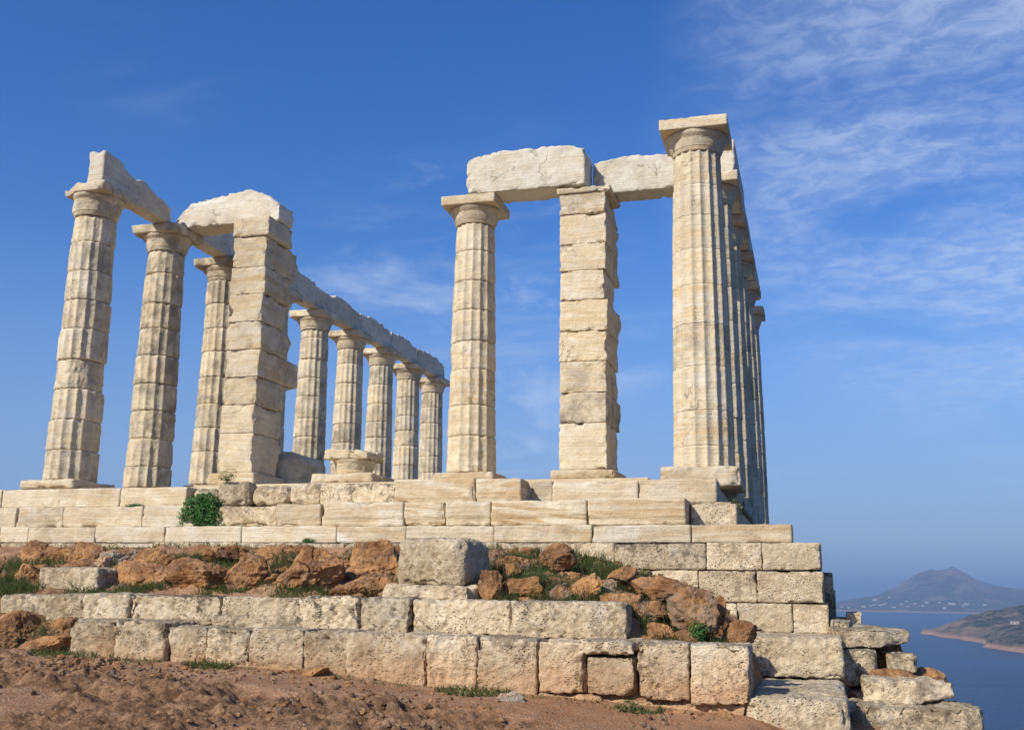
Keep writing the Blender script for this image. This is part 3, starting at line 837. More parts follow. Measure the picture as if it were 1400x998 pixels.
beam('broken beam end on top of the outermost left column', (-6.17, -0.30, 5.965), (-5.79, 2.15, 6.68), [(-0.3, 6.72), (0.25, 6.70), (0.5, 6.56), (0.8, 6.50), (1.0, 6.58), (1.25, 6.55), (1.5, 6.44), (1.9, 6.40), (2.15, 6.33)], 1, 301, 0.025, 0.012, 0.08, (0.35, 0.3, 0.4))
beam('eroded cross beam from the left colonnade to the left pier', (-5.86, 2.42, 5.965), (-3.24, 3.05, 6.70), [(-5.86, 6.15), (-5.55, 6.56), (-4.8, 6.70), (-4.0, 6.74), (-3.6, 6.60), (-3.3, 6.38)], 0, 302, 0.015, 0.022, 0.14, (0.3, 0.2, 0.6), ends=0.06)
beam('thick white beam between the lone fluted column and the central pier', (1.22, 1.97, 5.965), (3.70, 2.68, 6.84), [(1.22, 6.66), (1.4, 6.76), (1.75, 6.83), (2.3, 6.85), (2.9, 6.85), (3.3, 6.82), (3.6, 6.78), (3.7, 6.70)], 0, 303, 0.012, 0.013, 0.10, (0.25, 0.1, 0.8))
beam('slimmer white beam from the central pier to the right row', (3.745, 2.52, 5.935), (6.24, 3.10, 6.70), [(3.745, 6.60), (4.0, 6.66), (4.4, 6.70), (5.0, 6.68), (6.2, 6.68)], 0, 304, 0.012, 0.013, 0.10, (0.3, 0.1, 0.75))
bl = ['beam hidden mostly behind the cross beam at left', 'beam reaching behind the tall left pier', 'beam emerging right of the left pier, nearest of the long line', 'second beam in the receding line after the left pier',
      'third beam in the receding line after the left pier', 'fourth beam in the receding line after the left pier', 'last beam at the far end of the left colonnade']
GB = 'beams along the left colonnade'
for k in range(1, 8):
    a = k * S + (0.02 if k > 1 else -0.30); b = (k + 1) * S - 0.01 if k < 7 else 8 * S + 0.42
    if k == 1: a = 3.10
    rng = np.random.default_rng(500 + k); h = 6.62
    tp = [(a, h), (a + 0.3, h + rng.uniform(-0.03, 0.03)), (a + 0.55, h), (a + 0.6, h + 0.07), (b - 0.8, h + 0.07), (b - 0.7, h - 0.02), (b - 0.3, h + rng.uniform(-0.05, 0.02)), (b, h - 0.04)]
    beam(bl[k - 1], (-6.16, a, 5.965), (-5.76, b, h), tp, 1, 510 + k, 0.02, 0.01, 0.09, (0.35, 0.2, 0.3), GB, cell=0.045)
rbl = ['beam end with a clean joint behind the front right column top', 'second beam back along the shaded right row', 'third beam back along the shaded right row', 'farthest beam on the shaded right row']
for k in range(1, 5):
    a = k * S + 0.01; b = (k + 1) * S - 0.01 if k < 4 else 4 * S + 1.5
    if k == 1: beam(rbl[0], (6.26, 2.12, 5.965), (6.62, b, 6.66), None, 1, 540, 0.012, 0.006, 0.05, (0.2, 0.35, 0.3), 'beams along the right row', 0.045)
    else: beam(rbl[k - 1], (5.80, a, 5.965), (6.60, b, 6.62 - 0.03 * k), None, 1, 540 + k, 0.02, 0.01, 0.08, (0.4, 0.2, 0.2), 'beams along the right row', 0.05)

# fallen capital on its base in the porch
t = thing('fallen_capital', (-1.25, S, 0.30), 'broken column capital resting on a low base in the porch', 'capital')
P0 = [(0.36, 0.30), (0.365, 0.40), (0.375, 0.42), (0.40, 0.52), (0.435, 0.58), (0.44, 0.60)]
V, Q, tr = lathe(-1.25, S, P0, 96, 811, 0.05); link('echinus', V, Q, M_COL, t, (-1.25, S, 0.3), tr, tint=(0.4, 0.6, 0))


def chipped(P):
    P = P.copy(); n = fbm(P, 2.2, 3, 77); k = sstep(P[:, 0] - (P[:, 1] - S) * 0.4, -0.95, -0.45); P[:, 2] -= k * np.clip((P[:, 2] - 0.6) / 0.2, 0, 1) * (0.09 + 0.05 * n); return P


V, Q = block((-1.72, S - 0.46, 0.602), (-0.78, S + 0.46, 0.80), 0.025, 0.03, 0.03, 3, 0.18, post=chipped, lump=0.02); link('abacus', V, Q, M_COL, t, tint=(0.3, 0.45, 0.3))
V, Q = block((-1.95, S - 0.62, 0.09), (-0.58, S + 0.60, 0.296), 0.03, 0.06, 0.02, 3, 0.10, lump=0.02)
tag(link('base_slab', V, Q, M_STEP, tint=(0.2, 0.6, 0.1)), 'low worn stone slab under the fallen capital', 'stone slab')

# ------------------------------------------------------------------ stepped platform
plat = thing('temple_platform', (0, 0, -2.9), 'stepped temple platform of pale marble courses on poros foundations', 'temple platform')
fl = part_empty('temple_floor', (0, 10, -0.5), plat)
for lo, hi in [((-6.72, -0.62, -0.45), (6.22, 31.0, FLOOR)), ((-4.75, 1.80, FLOOR + 0.003), (4.9, 12.0, 0.097))]:
    V, Q = block(lo, hi, 0.12, 0.006, 0.004, 2, 0); link('floor_slab', V, Q, M_STEP, fl, tint=(0.3, 0.4, 0.1), smooth=False)
sd = part_empty('side_step', (6.4, 10, -0.5), plat)
yy = 0.70
while yy < 16:
    ln = 0.9 + 0.5 * abs(math.sin(yy * 3.7))
    V, Q = block((6.18, yy + 0.004, -0.50), (6.60 + 0.06 * math.sin(yy * 5.1), yy + ln - 0.004, FLOOR + 0.02 * math.sin(yy * 2.3)), 0.035, 0.015, 0.014, 3, 0.12); link('stone_block', V, Q, M_POROS, sd, tint=(0.6, 0.3, 0))
    yy += ln
core = part_empty('core', (0, 10, -3.2), plat)
for lo, hi in [((-6.9, -3.1, -0.79), (6.50, 31.2, -0.50)), ((-7.25, -3.42, -1.11), (6.76, 31.4, -0.80)), ((-7.6, -3.72, -1.35), (7.42, 31.7, -1.125)), ((-7.9, -3.9, -3.3), (7.80, 32.0, -1.365))]:
    V, Q = block(lo, hi, 0.15, 0.006, 0.01, 2, 0); link('fill', V, Q, M_POROS, core, tint=(0.6, 0.3, 0), smooth=False)


def course(name, z0, z1, y0, xs, mat, parent, depth=0.55, tints=None, cell=0.026, rebate=None, **kw):
    e = part_empty(name, ((xs[0] + xs[-1]) / 2, y0, z0), parent)
    for i, (a, b) in enumerate(zip(xs[:-1], xs[1:])):
        rng = np.random.default_rng(int(abs(a * 1000 + z0 * 777)) + 5)
        tn = tints[i % len(tints)] if tints else (0.3, 0.4, 0.2)
        k = dict(r=0.008, amp=0.006, freq=2.6, chip=0.045); k.update(kw)
        post = None
        if rebate and rebate[i % len(rebate)]:
            def post(P, z0=z0, z1=z1, y0=y0):
                P = P.copy(); f = (P[:, 1] < y0 + 0.05) & (P[:, 2] < z0 + (z1 - z0) * 0.36); P[:, 1] += np.where(f, 0.022, 0); return P
        V, Q = block((a + 0.002, y0 + rng.normal(0, 0.006), z0 + 0.002), (b - 0.002, y0 + depth, z1 + rng.normal(0, 0.004)), cell, post=post, **k)
        link('stone_block', V, Q, mat, e, tint=np.clip(np.array(tn) + rng.normal(0, 0.17, 3), 0, 1))
    return e


X_FAR = [-16.0, -14.6, -13.1, -11.9, -10.6, -9.2, -8.0, -6.9, -5.8]
e = course('top_step', -0.795, -0.50, -3.5, [-6.9, -5.75, -4.56, -3.49, -2.40, -1.25], M_STEP, plat, tints=[(0.25, 0.3, 0.3)])


def add_blocks(parent, specs):
    for lo, hi, mat, tint, kw in specs:
        k = dict(cell=0.026, r=0.012, amp=0.006, freq=2.6, chip=0.045); k.update(kw)
        V, Q = block(lo, hi, **k); link('stone_block', V, Q, mat, parent, tint=tint)


def rb(z0, z1, y0, f=0.30, d=0.022):
    def post(P):
        P = P.copy(); s = (P[:, 1] < y0 + 0.05) & (P[:, 2] < z0 + (z1 - z0) * f); P[:, 1] += np.where(s, d, 0); return P
    return post


add_blocks(e, [
    ((0.93, -3.47, -0.79), (2.09, -2.9, -0.49), M_POROS, (0.7, 0.4, 0), dict(r=0.02, amp=0.015, pit=0.025, chip=0.08)),
    ((2.10, -3.52, -0.79), (3.29, -2.95, -0.445), M_STEP, (0.2, 0.75, 0.1), dict(post=rb(-0.79, -0.445, -3.52, 0.22))),
    ((3.30, -3.51, -0.79), (3.95, -2.95, -0.455), M_STEP, (0.2, 0.9, 0.1), dict(chip=0.09, post=rb(-0.79, -0.455, -3.51, 0.22))),
    ((3.97, -3.13, -0.79), (4.30, -2.7, -0.46), M_STEP, (0.4, 0.5, 0.1), {}),
    ((4.30, -3.15, -0.79), (5.50, -2.7, -0.475), M_STEP, (0.2, 0.35, 0.3), {}),
    ((5.51, -3.15, -0.79), (6.56, -2.65, -0.465), M_STEP, (0.25, 0.35, 0.35), {}),
])
e = course('middle_step', -1.125, -0.803, -3.8, [-7.2, -6.1, -4.9, -4.0, -3.15, -1.77, -0.90], M_STEP, plat, tints=[(0.3, 0.35, 0.3), (0.2, 0.25, 0.5)])
add_blocks(e, [
    ((-0.90, -3.74, -1.12), (0.42, -3.3, -0.82), M_POROS, (0.35, 0.5, 0), dict(r=0.05, amp=0.04, pit=0.03, chip=0.12)),
    ((0.43, -3.82, -1.12), (1.12, -3.3, -0.80), M_STEP, (0.2, 0.5, 0.3), dict(post=rb(-1.12, -0.8, -3.82, 0.36))),
    ((1.14, -3.82, -1.12), (2.36, -3.3, -0.79), M_STEP, (0.2, 0.55, 0.5), dict(post=rb(-1.12, -0.79, -3.82, 0.36))),
    ((2.37, -3.81, -1.12), (2.96, -3.3, -0.79), M_STEP, (0.15, 0.8, 0.1), dict(post=rb(-1.12, -0.79, -3.81, 0.36))),
    ((2.97, -3.81, -1.12), (3.61, -3.3, -0.79), M_STEP, (0.2, 0.2, 0.9), dict(post=rb(-1.12, -0.79, -3.81, 0.36), chip=0.08)),
    ((3.62, -3.84, -1.12), (4.93, -3.3, -0.79), M_STEP, (0.2, 0.95, 0.0), dict(post=rb(-1.12, -0.79, -3.84, 0.36))),
    ((4.945, -3.84, -1.12), (6.22, -3.3, -0.775), M_STEP, (0.2, 0.8, 0.05), dict(post=rb(-1.12, -0.78, -3.84, 0.30))),
    ((6.24, -3.47, -1.12), (6.83, -3.0, -0.83), M_POROS, (0.2, 0.3, 0), dict(amp=0.008)),
])
course('lowest_step', -1.36, -1.128, -4.1, [-7.6, -6.4, -5.2, -4.0, -3.49, -2.33, -1.17, 0.06, 1.51, 2.52, 3.75, 5.06, 6.31, 7.53], M_STEP, plat,
       tints=[(0.15, 0.25, 0.7), (0.2, 0.3, 0.6), (0.2, 0.35, 0.5)] * 3 + [(0.15, 0.6, 0.3), (0.2, 0.85, 0.1), (0.2, 0.75, 0.2), (0.15, 0.8, 0.1)], chip=0.03)
PK = dict(r=0.009, amp=0.009, freq=4, pit=0.022, pitf=19, chip=0.04)
course('foundation_course', -1.695, -1.365, -4.3, [-8.0, -6.5, -5.2, -3.8, -2.5, -1.2, 0.1, 1.08, 1.72, 2.61, 3.86, 4.68, 5.38, 6.51, 7.17, 7.86], M_POROS, plat, tints=[(0.25, 0.2, 0), (0.45, 0.4, 0)], **PK)
course('foundation_course', -2.075, -1.698, -4.31, [1.2, 2.6, 3.9, 5.2, 6.41, 7.10, 7.87], M_POROS, plat, tints=[(0.15, 0.15, 0)], **PK)
course('foundation_course', -2.42, -2.078, -4.33, [3.5, 5.0, 6.0, 6.86, 7.50, 7.91], M_POROS, plat, tints=[(0.25, 0.3, 0)], **PK)
course('foundation_course', -2.83, -2.423, -4.28, [5.0, 6.2, 7.2, 7.93], M_POROS, plat, tints=[(0.4, 0.3, 0)], **PK)
# the side of the foundation, in shade, steps out a little further back
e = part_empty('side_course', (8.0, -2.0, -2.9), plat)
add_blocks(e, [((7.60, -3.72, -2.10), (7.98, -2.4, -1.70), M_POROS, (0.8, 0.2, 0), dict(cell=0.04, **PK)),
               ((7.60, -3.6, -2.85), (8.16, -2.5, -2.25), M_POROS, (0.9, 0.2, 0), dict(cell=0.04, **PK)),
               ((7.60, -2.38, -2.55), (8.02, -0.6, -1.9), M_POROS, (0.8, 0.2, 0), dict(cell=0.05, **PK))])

# rubble filling the gap in the top step
for i, (x0, x1, z0, z1, lab) in enumerate([(-1.20, -0.78, -0.80, -0.52, 'leftmost eroded stone in the gap of the top step, beside the bush'), (-0.78, -0.22, -0.79, -0.42, 'largest pale eroded stone in the gap of the top step, just right of the bush'),
                                           (-0.2, 0.40, -0.79, -0.49, 'rust-tinged eroded stone in the gap of the top step'), (0.42, 0.92, -0.79, -0.47, 'rightmost broken white stone in the gap of the top step')]):
    V, Q = block((x0, -3.44 - 0.03 * (i % 2), z0), (x1, -3.0, z1), 0.024, 0.11, 0.035, 4, 0.06, pit=0.02, lump=0.04)
    tag(link('eroded_stone', V, Q, M_POROS, tint=(0.45, 0.25 + 0.2 * (i == 2), 0)), lab, 'stone', 'eroded stones in the gap of the top step')

# ------------------------------------------------------------------ terrace walls of porous limestone
WK = dict(r=0.014, amp=0.024, freq=4.2, chip=0.075, pit=0.036, pitf=15, lump=0.016)


def wall(label, specs, mat):
    x0 = specs[0][0]; x1 = specs[-1][1]
    t = thing('terrace_wall', ((x0 + x1) / 2, specs[0][2], specs[-1][3]), label, 'stone wall')
    for (a, b, y0, z0, z1, d, tint, kw) in specs:
        k = dict(WK); k.update(kw)
        V, Q = block((a + 0.003, y0, z0), (b - 0.003, y0 + d, z1), 0.0155, **k)
        link('stone_block', V, Q, mat, t, tint=tint)
    return t


def w1(a, b, z0, z1, tint=(0.45, 0.35, 0), dy=0.0, **kw): return (a, b, -8.0 + dy, z0, z1, 0.62, tint, kw)


wall('lower terrace wall of big porous blocks stained orange near the soil', [
    w1(0.37, 0.95, -2.72, -2.31, (0.3, 0.7, 0), 0.05, r=0.032, chip=0.12), w1(0.95, 1.53, -2.85, -2.32, (0.5, 0.6, 0)), w1(1.53, 1.99, -2.9, -2.36, (0.4, 0.7, 0), 0.02, r=0.036), w1(1.99, 2.46, -2.95, -2.37, (0.6, 0.4, 0), 0.0, r=0.027),
    w1(2.46, 3.04, -2.98, -2.36, (0.3, 0.3, 0), 0.01), w1(3.04, 3.50, -3.0, -2.37, (0.35, 0.3, 0), 0.01), w1(3.50, 4.30, -3.05, -2.38, (0.15, 0.4, 0), -0.03, r=0.040, lump=0.05), w1(4.30, 4.78, -3.1, -2.39, (0.5, 0.4, 0)),
    w1(4.78, 5.34, -3.1, -2.40, (0.5, 0.5, 0), 0.02), w1(5.36, 5.78, -2.86, -2.42, (0.2, 0.25, 0), 0.01), w1(5.79, 6.22, -2.86, -2.53, (0.25, 0.1, 0), 0.03, lump=0.04), w1(5.72, 6.23, -2.51, -2.40, (0.5, 0.2, 0), 0.01, r=0.022),
    w1(6.25, 6.70, -2.88, -2.41, (0.6, 0.3, 0), 0.0), w1(6.715, 7.21, -2.90, -2.41, (0.75, 0.3, 0), -0.02), (5.36, 7.17, -7.97, -3.2, -2.885, 0.6, (0.2, 0.9, 0), dict(r=0.022, lump=0.05))], M_WALL)


def w2(a, b, z0, z1, tint=(0.4, 0.25, 0), dy=0.0, **kw): return (a, b, -7.5 + dy, z0, z1, 0.62, tint, kw)


wall('upper terrace wall of pitted whitish blocks below the rubble bank', [
    w2(-1.0, -0.35, -2.36, -2.08, (0.5, 0.6, 0), 0.1, r=0.040), w2(-0.35, 0.13, -2.38, -2.07, (0.4, 0.4, 0), 0.02, r=0.040), w2(0.13, 0.72, -2.40, -2.06, (0.35, 0.3, 0), 0, r=0.036), w2(0.72, 1.82, -2.36, -2.07, (0.85, 0.35, 0)),
    w2(1.82, 2.73, -2.275, -2.07, (0.2, 0.1, 0), 0.02, r=0.013, lump=0.02), w2(1.75, 2.72, -2.42, -2.255, (0.5, 0.2, 0), -0.03, r=0.009, lump=0.01), w2(1.80, 2.70, -2.40, -2.12, (0.7, 0.2, 0), 0.12), w2(2.72, 3.38, -2.41, -2.06, (0.9, 0.1, 0), -0.03, r=0.032), w2(3.39, 3.92, -2.41, -2.07, (0.8, 0.1, 0)),
    w2(3.94, 4.94, -2.41, -2.07, (0.25, 0.1, 0), 0.03, r=0.027, pit=0.035), w2(4.95, 6.08, -2.42, -2.065, (0.5, 0.1, 0), -0.02, r=0.022, pit=0.045)], M_POROS)


def loose(lo, hi, label, tint=(0.4, 0.2, 0), mat=M_POROS, rz=0.0, name='stone_block', **kw):
    k = dict(cell=0.018, r=0.03, amp=0.03, freq=4, chip=0.09, pit=0.04, pitf=15, lump=0.03); k.update(kw)
    lo = np.array(lo); hi = np.array(hi); c = (lo + hi) / 2
    V, Q = block(lo - c, hi - c, **k)
    return tag(link(name, rotz(V, rz) + c, Q, mat, tint=tint), label, 'stone block')


loose((3.57, -7.0, -1.935), (4.36, -6.25, -1.455), 'big whitish block with a red notch standing alone on the upper wall', (0.15, 0.15, 0), r=0.10, chip=0.12, amp=0.03, rz=-0.10)
loose((3.52, -7.28, -2.09), (4.45, -6.5, -1.925), 'thin pale slab under the lone whitish block', (0.15, 0.3, 0))
loose((-0.95, -6.92, -2.07), (-0.12, -6.3, -1.77), 'cream rectangular block among brown rocks at far left', (0.35, 0.3, 0), r=0.03, chip=0.05)
# corner blocks at the right; their shade is tinted into the stones beyond
loose((7.08, -5.6, -2.83), (8.02, -4.36, -2.415), 'pale corner block under the foundation, upper of the two big steps', (0.2, 0.1, 0), r=0.03, chip=0.05, lump=0.01)
loose((7.17, -8.0, -3.42), (8.01, -5.75, -2.835), 'lowest and nearest corner block at the bottom right', (0.25, 0.15, 0), r=0.07, chip=0.08, lump=0.02)
def overhang(c):
    def post(P):
        P = P.copy(); k = sstep(P[:, 0], 0.0, 0.45); n = fbm(P, 4, 3, 5)
        P[:, 2] = np.where(P[:, 2] < 0, P[:, 2] * (1 - 0.65 * k), P[:, 2] * (1 - 0.25 * k)) + 0.03 * k * n
        P[:, 1] *= 1 - 0.35 * k; return P
    return post


loose((7.88, -4.78, -2.55), (8.74, -3.7, -2.33), 'thin weathered slab jutting out toward the sea', (0.5, 0.45, 0), r=0.02, rz=0.10, post=overhang(0))
loose((7.93, -4.62, -2.50), (8.15, -4.1, -2.25), 'dark mossy block wedged beside the jutting slab', (1.0, 0.1, 0), r=0.02)
loose((8.12, -3.7, -2.34), (8.30, -3.2, -2.17), 'small pale block on top of the jutting slab', (0.1, 0.1, 0), r=0.02)
loose((8.02, -5.0, -2.93), (8.38, -4.2, -2.57), 'squarish grey block below the jutting slab', (0.7, 0.2, 0), r=0.015, chip=0.06)
loose((8.50, -4.75, -2.80), (8.80, -4.3, -2.60), 'dark grey broken block at the edge above the sea', (0.6, 0.4, 0), r=0.02, chip=0.12)
loose((8.20, -5.6, -3.05), (9.06, -4.8, -2.83), 'reddish slab sloping at the edge above the sea', (0.4, 1.0, 0), r=0.012, rz=0.05, post=overhang(0), amp=0.07, chip=0.16)
loose((8.05, -6.0, -3.5), (9.27, -5.2, -3.04), 'long pale slab at the bottom right corner above the sea', (0.5, 0.35, 0), r=0.012, chip=0.20, amp=0.055)
loose((8.06, -5.15, -3.3), (8.5, -4.6, -2.95), 'dark stone wedged between the right corner blocks', (0.9, 0.3, 0), r=0.04)
for (x, y, z, w, h, lab, kd) in [(8.52, -4.3, -2.80, 0.42, 0.34, 'orange rock tucked under the jutting slab', 0.2), (8.55, -3.9, -2.9, 0.6, 0.35, 'dark rock in the shade behind the broken grey block', 0.9),
                             (8.92, -4.5, -2.95, 0.38, 0.22, 'brown rock sloping down at the cliff edge', 0.5), (8.62, -5.1, -2.95, 0.7, 0.22, 'low brown rock behind the reddish slab', 0.6)]:
    V, Q = boulder(w * 1.1, w, h * 1.4, int(abs(x * y) * 100), 0.016, 11, 0.06)
    tag(link('rock', V + np.array([x, y, z + h * 0.3]), Q, M_ROCK, origin=(x, y, z), tint=(kd, 0, 0.15), smooth=False), lab, 'rock', 'rocks at the seaward edge')

# ------------------------------------------------------------------ rocks of the bank
ROCKS = [  # x, y, z, width, height, kind, label
    (-2.13, -5.67, -1.77, 0.85, 0.36, 'd', 'dark brown layered rock at the left edge below the steps'),
    (-1.48, -5.61, -1.75, 0.67, 0.34, 'r', 'brown rock second from the left edge under the lowest step'),
    (-0.92, -5.58, -1.73, 0.55, 0.23, 'w', 'grey white rock right of the brown ones at left'),
    (-0.47, -5.55, -1.72, 0.47, 0.22, 'r', 'small brown rock just right of the grey white rock'),
    (0.11, -6.58, -2.03, 0.94, 0.31, 'r', 'long low rust rock right of the cream rectangular block'),
    (0.94, -6.64, -2.04, 0.71, 0.40, 'r', 'triangular ochre boulder above the dark grey wall block'),
    (1.53, -6.58, -2.01, 0.59, 0.36, 'r', 'rust boulder right of the triangular ochre boulder'),
    (2.28, -6.64, -2.02, 0.80, 0.44, 'r', 'broad knobbly rust boulder in the middle of the bank'),
    (2.86, -6.03, -1.85, 0.74, 0.42, 'r', 'large smooth ochre boulder left of the lone whitish block'),
    (3.09, -6.82, -2.06, 0.66, 0.25, 'r', 'flat ochre rock below the large smooth boulder'),
    (4.52, -7.00, -2.08, 0.40, 0.32, 'u', 'slanted upright rust slab right of the lone whitish block'),
    (4.84, -6.82, -2.04, 0.47, 0.25, 'r', 'rust rock lying right of the slanted upright slab'),
    (4.91, -5.58, -1.70, 0.48, 0.28, 'r', 'rust rock against the foundation right of the lone whitish block'),
    (5.54, -6.82, -2.03, 0.43, 0.27, 'r', 'squat brown rock in the grass above the pitted wall block'),
    (5.93, -7.00, -2.18, 0.50, 0.26, 'r', 'rounded brown rock at the right end of the upper wall'),
    (6.28, -6.60, -2.01, 0.78, 0.25, 'd', 'wide dark brown rock in the grass left of the foundation wall'),
    (6.64, -7.30, -2.30, 0.48, 0.34, 'b', 'big rounded boulder with pale patches on the right of the bank'),
    (6.33, -7.30, -2.41, 0.27, 0.18, 'c', 'small cracked ochre rock on the lower wall'),
    (7.08, -7.20, -2.43, 0.44, 0.24, 'r', 'ochre rock beside the upper corner block'),
    (6.29, -7.00, -2.17, 0.22, 0.16, 'r', 'small brown rock left of the big rounded boulder'),
    (-1.37, -6.70, -2.08, 0.54, 0.36, 'd', 'dark rock at the left edge beside the cream block'),
    (-0.45, -8.05, -2.66, 0.36, 0.26, 'd', 'dark brown stump of rock at the lower left edge'),
    (0.07, -8.02, -2.63, 0.58, 0.18, 's', 'stacked flat rust slabs at left in front of the wall end'),
    (2.09, -6.03, -1.85, 0.34, 0.22, 'r', 'small rust rock behind the broad knobbly boulder'),
    (5.80, -6.18, -1.86, 0.34, 0.17, 'r', 'small brown rock in the grass below the foundation'),
    (6.86, -7.00, -2.22, 0.30, 0.26, 'r', 'brown rock right of the big rounded boulder'),
    (6.63, -7.40, -2.45, 0.25, 0.15, 'r', 'low ochre rock beneath the big rounded boulder'),
    (1.22, -5.37, -1.65, 0.62, 0.20, 'r', 'low brown rock beneath the lowest step, left of centre'),
    (0.36, -5.31, -1.64, 0.88, 0.20, 'r', 'long low brown rock beneath the lowest step at left'),
    (-0.55, -7.75, -2.58, 0.55, 0.30, 'r', 'rust brown rock at the far left edge above the flat slabs'),
    (-0.05, -7.55, -2.50, 0.50, 0.22, 'd', 'dark low rock between the flat slabs and the upper wall end'),
    (4.46, -5.85, -1.80, 0.45, 0.24, 'd', 'dark rock in shade behind the lone whitish block'),
    (7.02, -8.12, -3.12, 0.22, 0.20, 'r', 'rust stone at the foot of the lower wall, right end'),
    (3.15, -8.22, -2.80, 0.42, 0.13, 's', 'flat reddish stone leaning at the foot of the lower wall'),
    (5.20, -8.45, -2.93, 0.28, 0.12, 'w', 'pale stone lying on the soil before the lower wall'),
    (6.62, -8.15, -3.10, 0.42, 0.14, 'r', 'rust rock half buried below the lower wall at right'),
]
for i, (x, y, z, w, h, kd, lab) in enumerate(ROCKS):
    if x > 4.4 and y > -7.25: w *= 0.90 if x < 5.9 else 0.78; h *= 0.90 if x < 5.9 else 0.82
    sd = 900 + i * 13; d = min(0.6, w * 0.8)
    V, Q = boulder(w * 1.10, d, h * 1.5, sd, 0.014, 11, 0.06)
    V[:, 2] += h * 0.42
    if kd == 'u': V = roty(V, 0.45)
    if kd == 's': V[:, 2] *= 0.75; V = roty(V, -0.18)
    V = rotz(V, (i * 0.7) % 0.5 - 0.25)
    tint = {'r': (0.3, 0, 0.12), 'd': (0.8, 0, 0.1), 'w': (0.3, 0, 0.95), 'b': (0.3, 0, 0.45), 'u': (0.3, 0, 0.1), 'c': (0.1, 0, 0.1), 's': (0.3, 0, 0.1)}[kd]
    tag(link('rock', V + np.array([x, y + d * 0.3, z - 0.02]), Q, M_ROCK, origin=(x, y + d * 0.3, z), tint=tint, smooth=False), lab, 'rock', 'rocks on the bank below the temple')

# smaller stones between the big ones
rng_s = np.random.default_rng(321)
for i in range(84):
    x = rng_s.uniform(-2.4, 6.8) if i < 60 else rng_s.uniform(4.4, 6.7); y = rng_s.uniform(-6.9, -4.75); w = rng_s.uniform(0.14, 0.36); h = w * rng_s.uniform(0.4, 0.75)
    z = float(ground_z(np.array([x]), np.array([y]))[0])
    V, Q = boulder(w, w * 0.85, h, 5000 + i * 7, 0.016, 10, 0.07)
    tag(link('small_rock', rotz(V, rng_s.uniform(0, 6)) + np.array([x, y, z + h * 0.25]), Q, M_ROCK, origin=(x, y, z), smooth=False, tint=(rng_s.uniform(0.2, 0.8), 0, rng_s.choice([0.05, 0.1, 0.5]))),
        'small rust brown stone lying among the bigger boulders of the bank', 'rock', 'small stones among the boulders')

# small rubble and pebbles (nobody could count them)
def scatter(name, n, area, smin, smax, mat, seed, clump=0.0):
    rng = np.random.default_rng(seed)
    P, Q = box_grid((-1, -1, -1), (1, 1, 1), 0.67); P = P / np.linalg.norm(P, axis=1, keepdims=True)
    Vs, Qs = [], []; off = 0; k = 0
    xs = rng.uniform(area[0], area[1], n * 4); ys = rng.uniform(area[2], area[3], n * 4)
    dn = fbm(np.stack([xs, ys, 0 * xs], 1), 0.9, 3, seed) + rng.normal(0, 0.25, n * 4)
    keep = np.argsort(-dn)[:n] if clump else np.arange(n)
    xs = xs[keep]; ys = ys[keep]; zs = ground_z(xs, ys)
    for x, y, z in zip(xs, ys, zs):
        s = smin * (smax / smin) ** (rng.random() ** 3.0)
        A = P * (rng.uniform(0.6, 1.2, 3) * s); A += rng.normal(0, 0.13 * s, A.shape); A[:, 2] *= 0.75
        A = rotz(A, rng.uniform(0, 6.3)); Vs.append(A + np.array([x, y, z + s * 0.25])); Qs.append(Q + off); off += len(A)
    o = link(name, np.concatenate(Vs), np.concatenate(Qs), mat, smooth=False, tint=(0.25, 0, 0.35)); o['kind'] = 'stuff'
    return o


scatter('gravel', 3800, (-1.8, 7.2, -10.8, -8.05), 0.005, 0.045, M_ROCK, 5, 1)
scatter('rubble', 1500, (-2.8, 7.0, -6.95, -4.5), 0.015, 0.10, M_ROCK, 6, 1)

# ------------------------------------------------------------------ plants
def blades(pts, n, hmin, hmax, rng, lean=0.5, width=0.006):
    X, Y, Z = pts; m = len(X)
    h = rng.uniform(hmin, hmax, m); a = rng.uniform(0, 6.283, m); l = rng.uniform(0.1, lean, m) * h; w = width * rng.uniform(0.7, 1.4, m)
    dx, dy = np.cos(a), np.sin(a); px, py = -dy, dx
    B = np.stack([X, Y, Z - 0.01], 1); D = np.stack([dx, dy, 0 * dx], 1); Pp = np.stack([px, py, 0 * px], 1); U = np.array([0, 0, 1.])
    v0 = B - Pp * w[:, None]; v1 = B + Pp * w[:, None]
    mid = B + D * (l * 0.35)[:, None] + U * (h * 0.6)[:, None]; v2 = mid + Pp * (w * 0.8)[:, None]; v3 = mid - Pp * (w * 0.8)[:, None]
    v4 = B + D * l[:, None] + U * h[:, None]
    V = np.stack([v0, v1, v2, v3, v4], 1).reshape(-1, 3); o = np.arange(m) * 5
    return V, np.stack([o, o + 1, o + 2, o + 3], 1), np.stack([o + 3, o + 2, o + 4], 1)


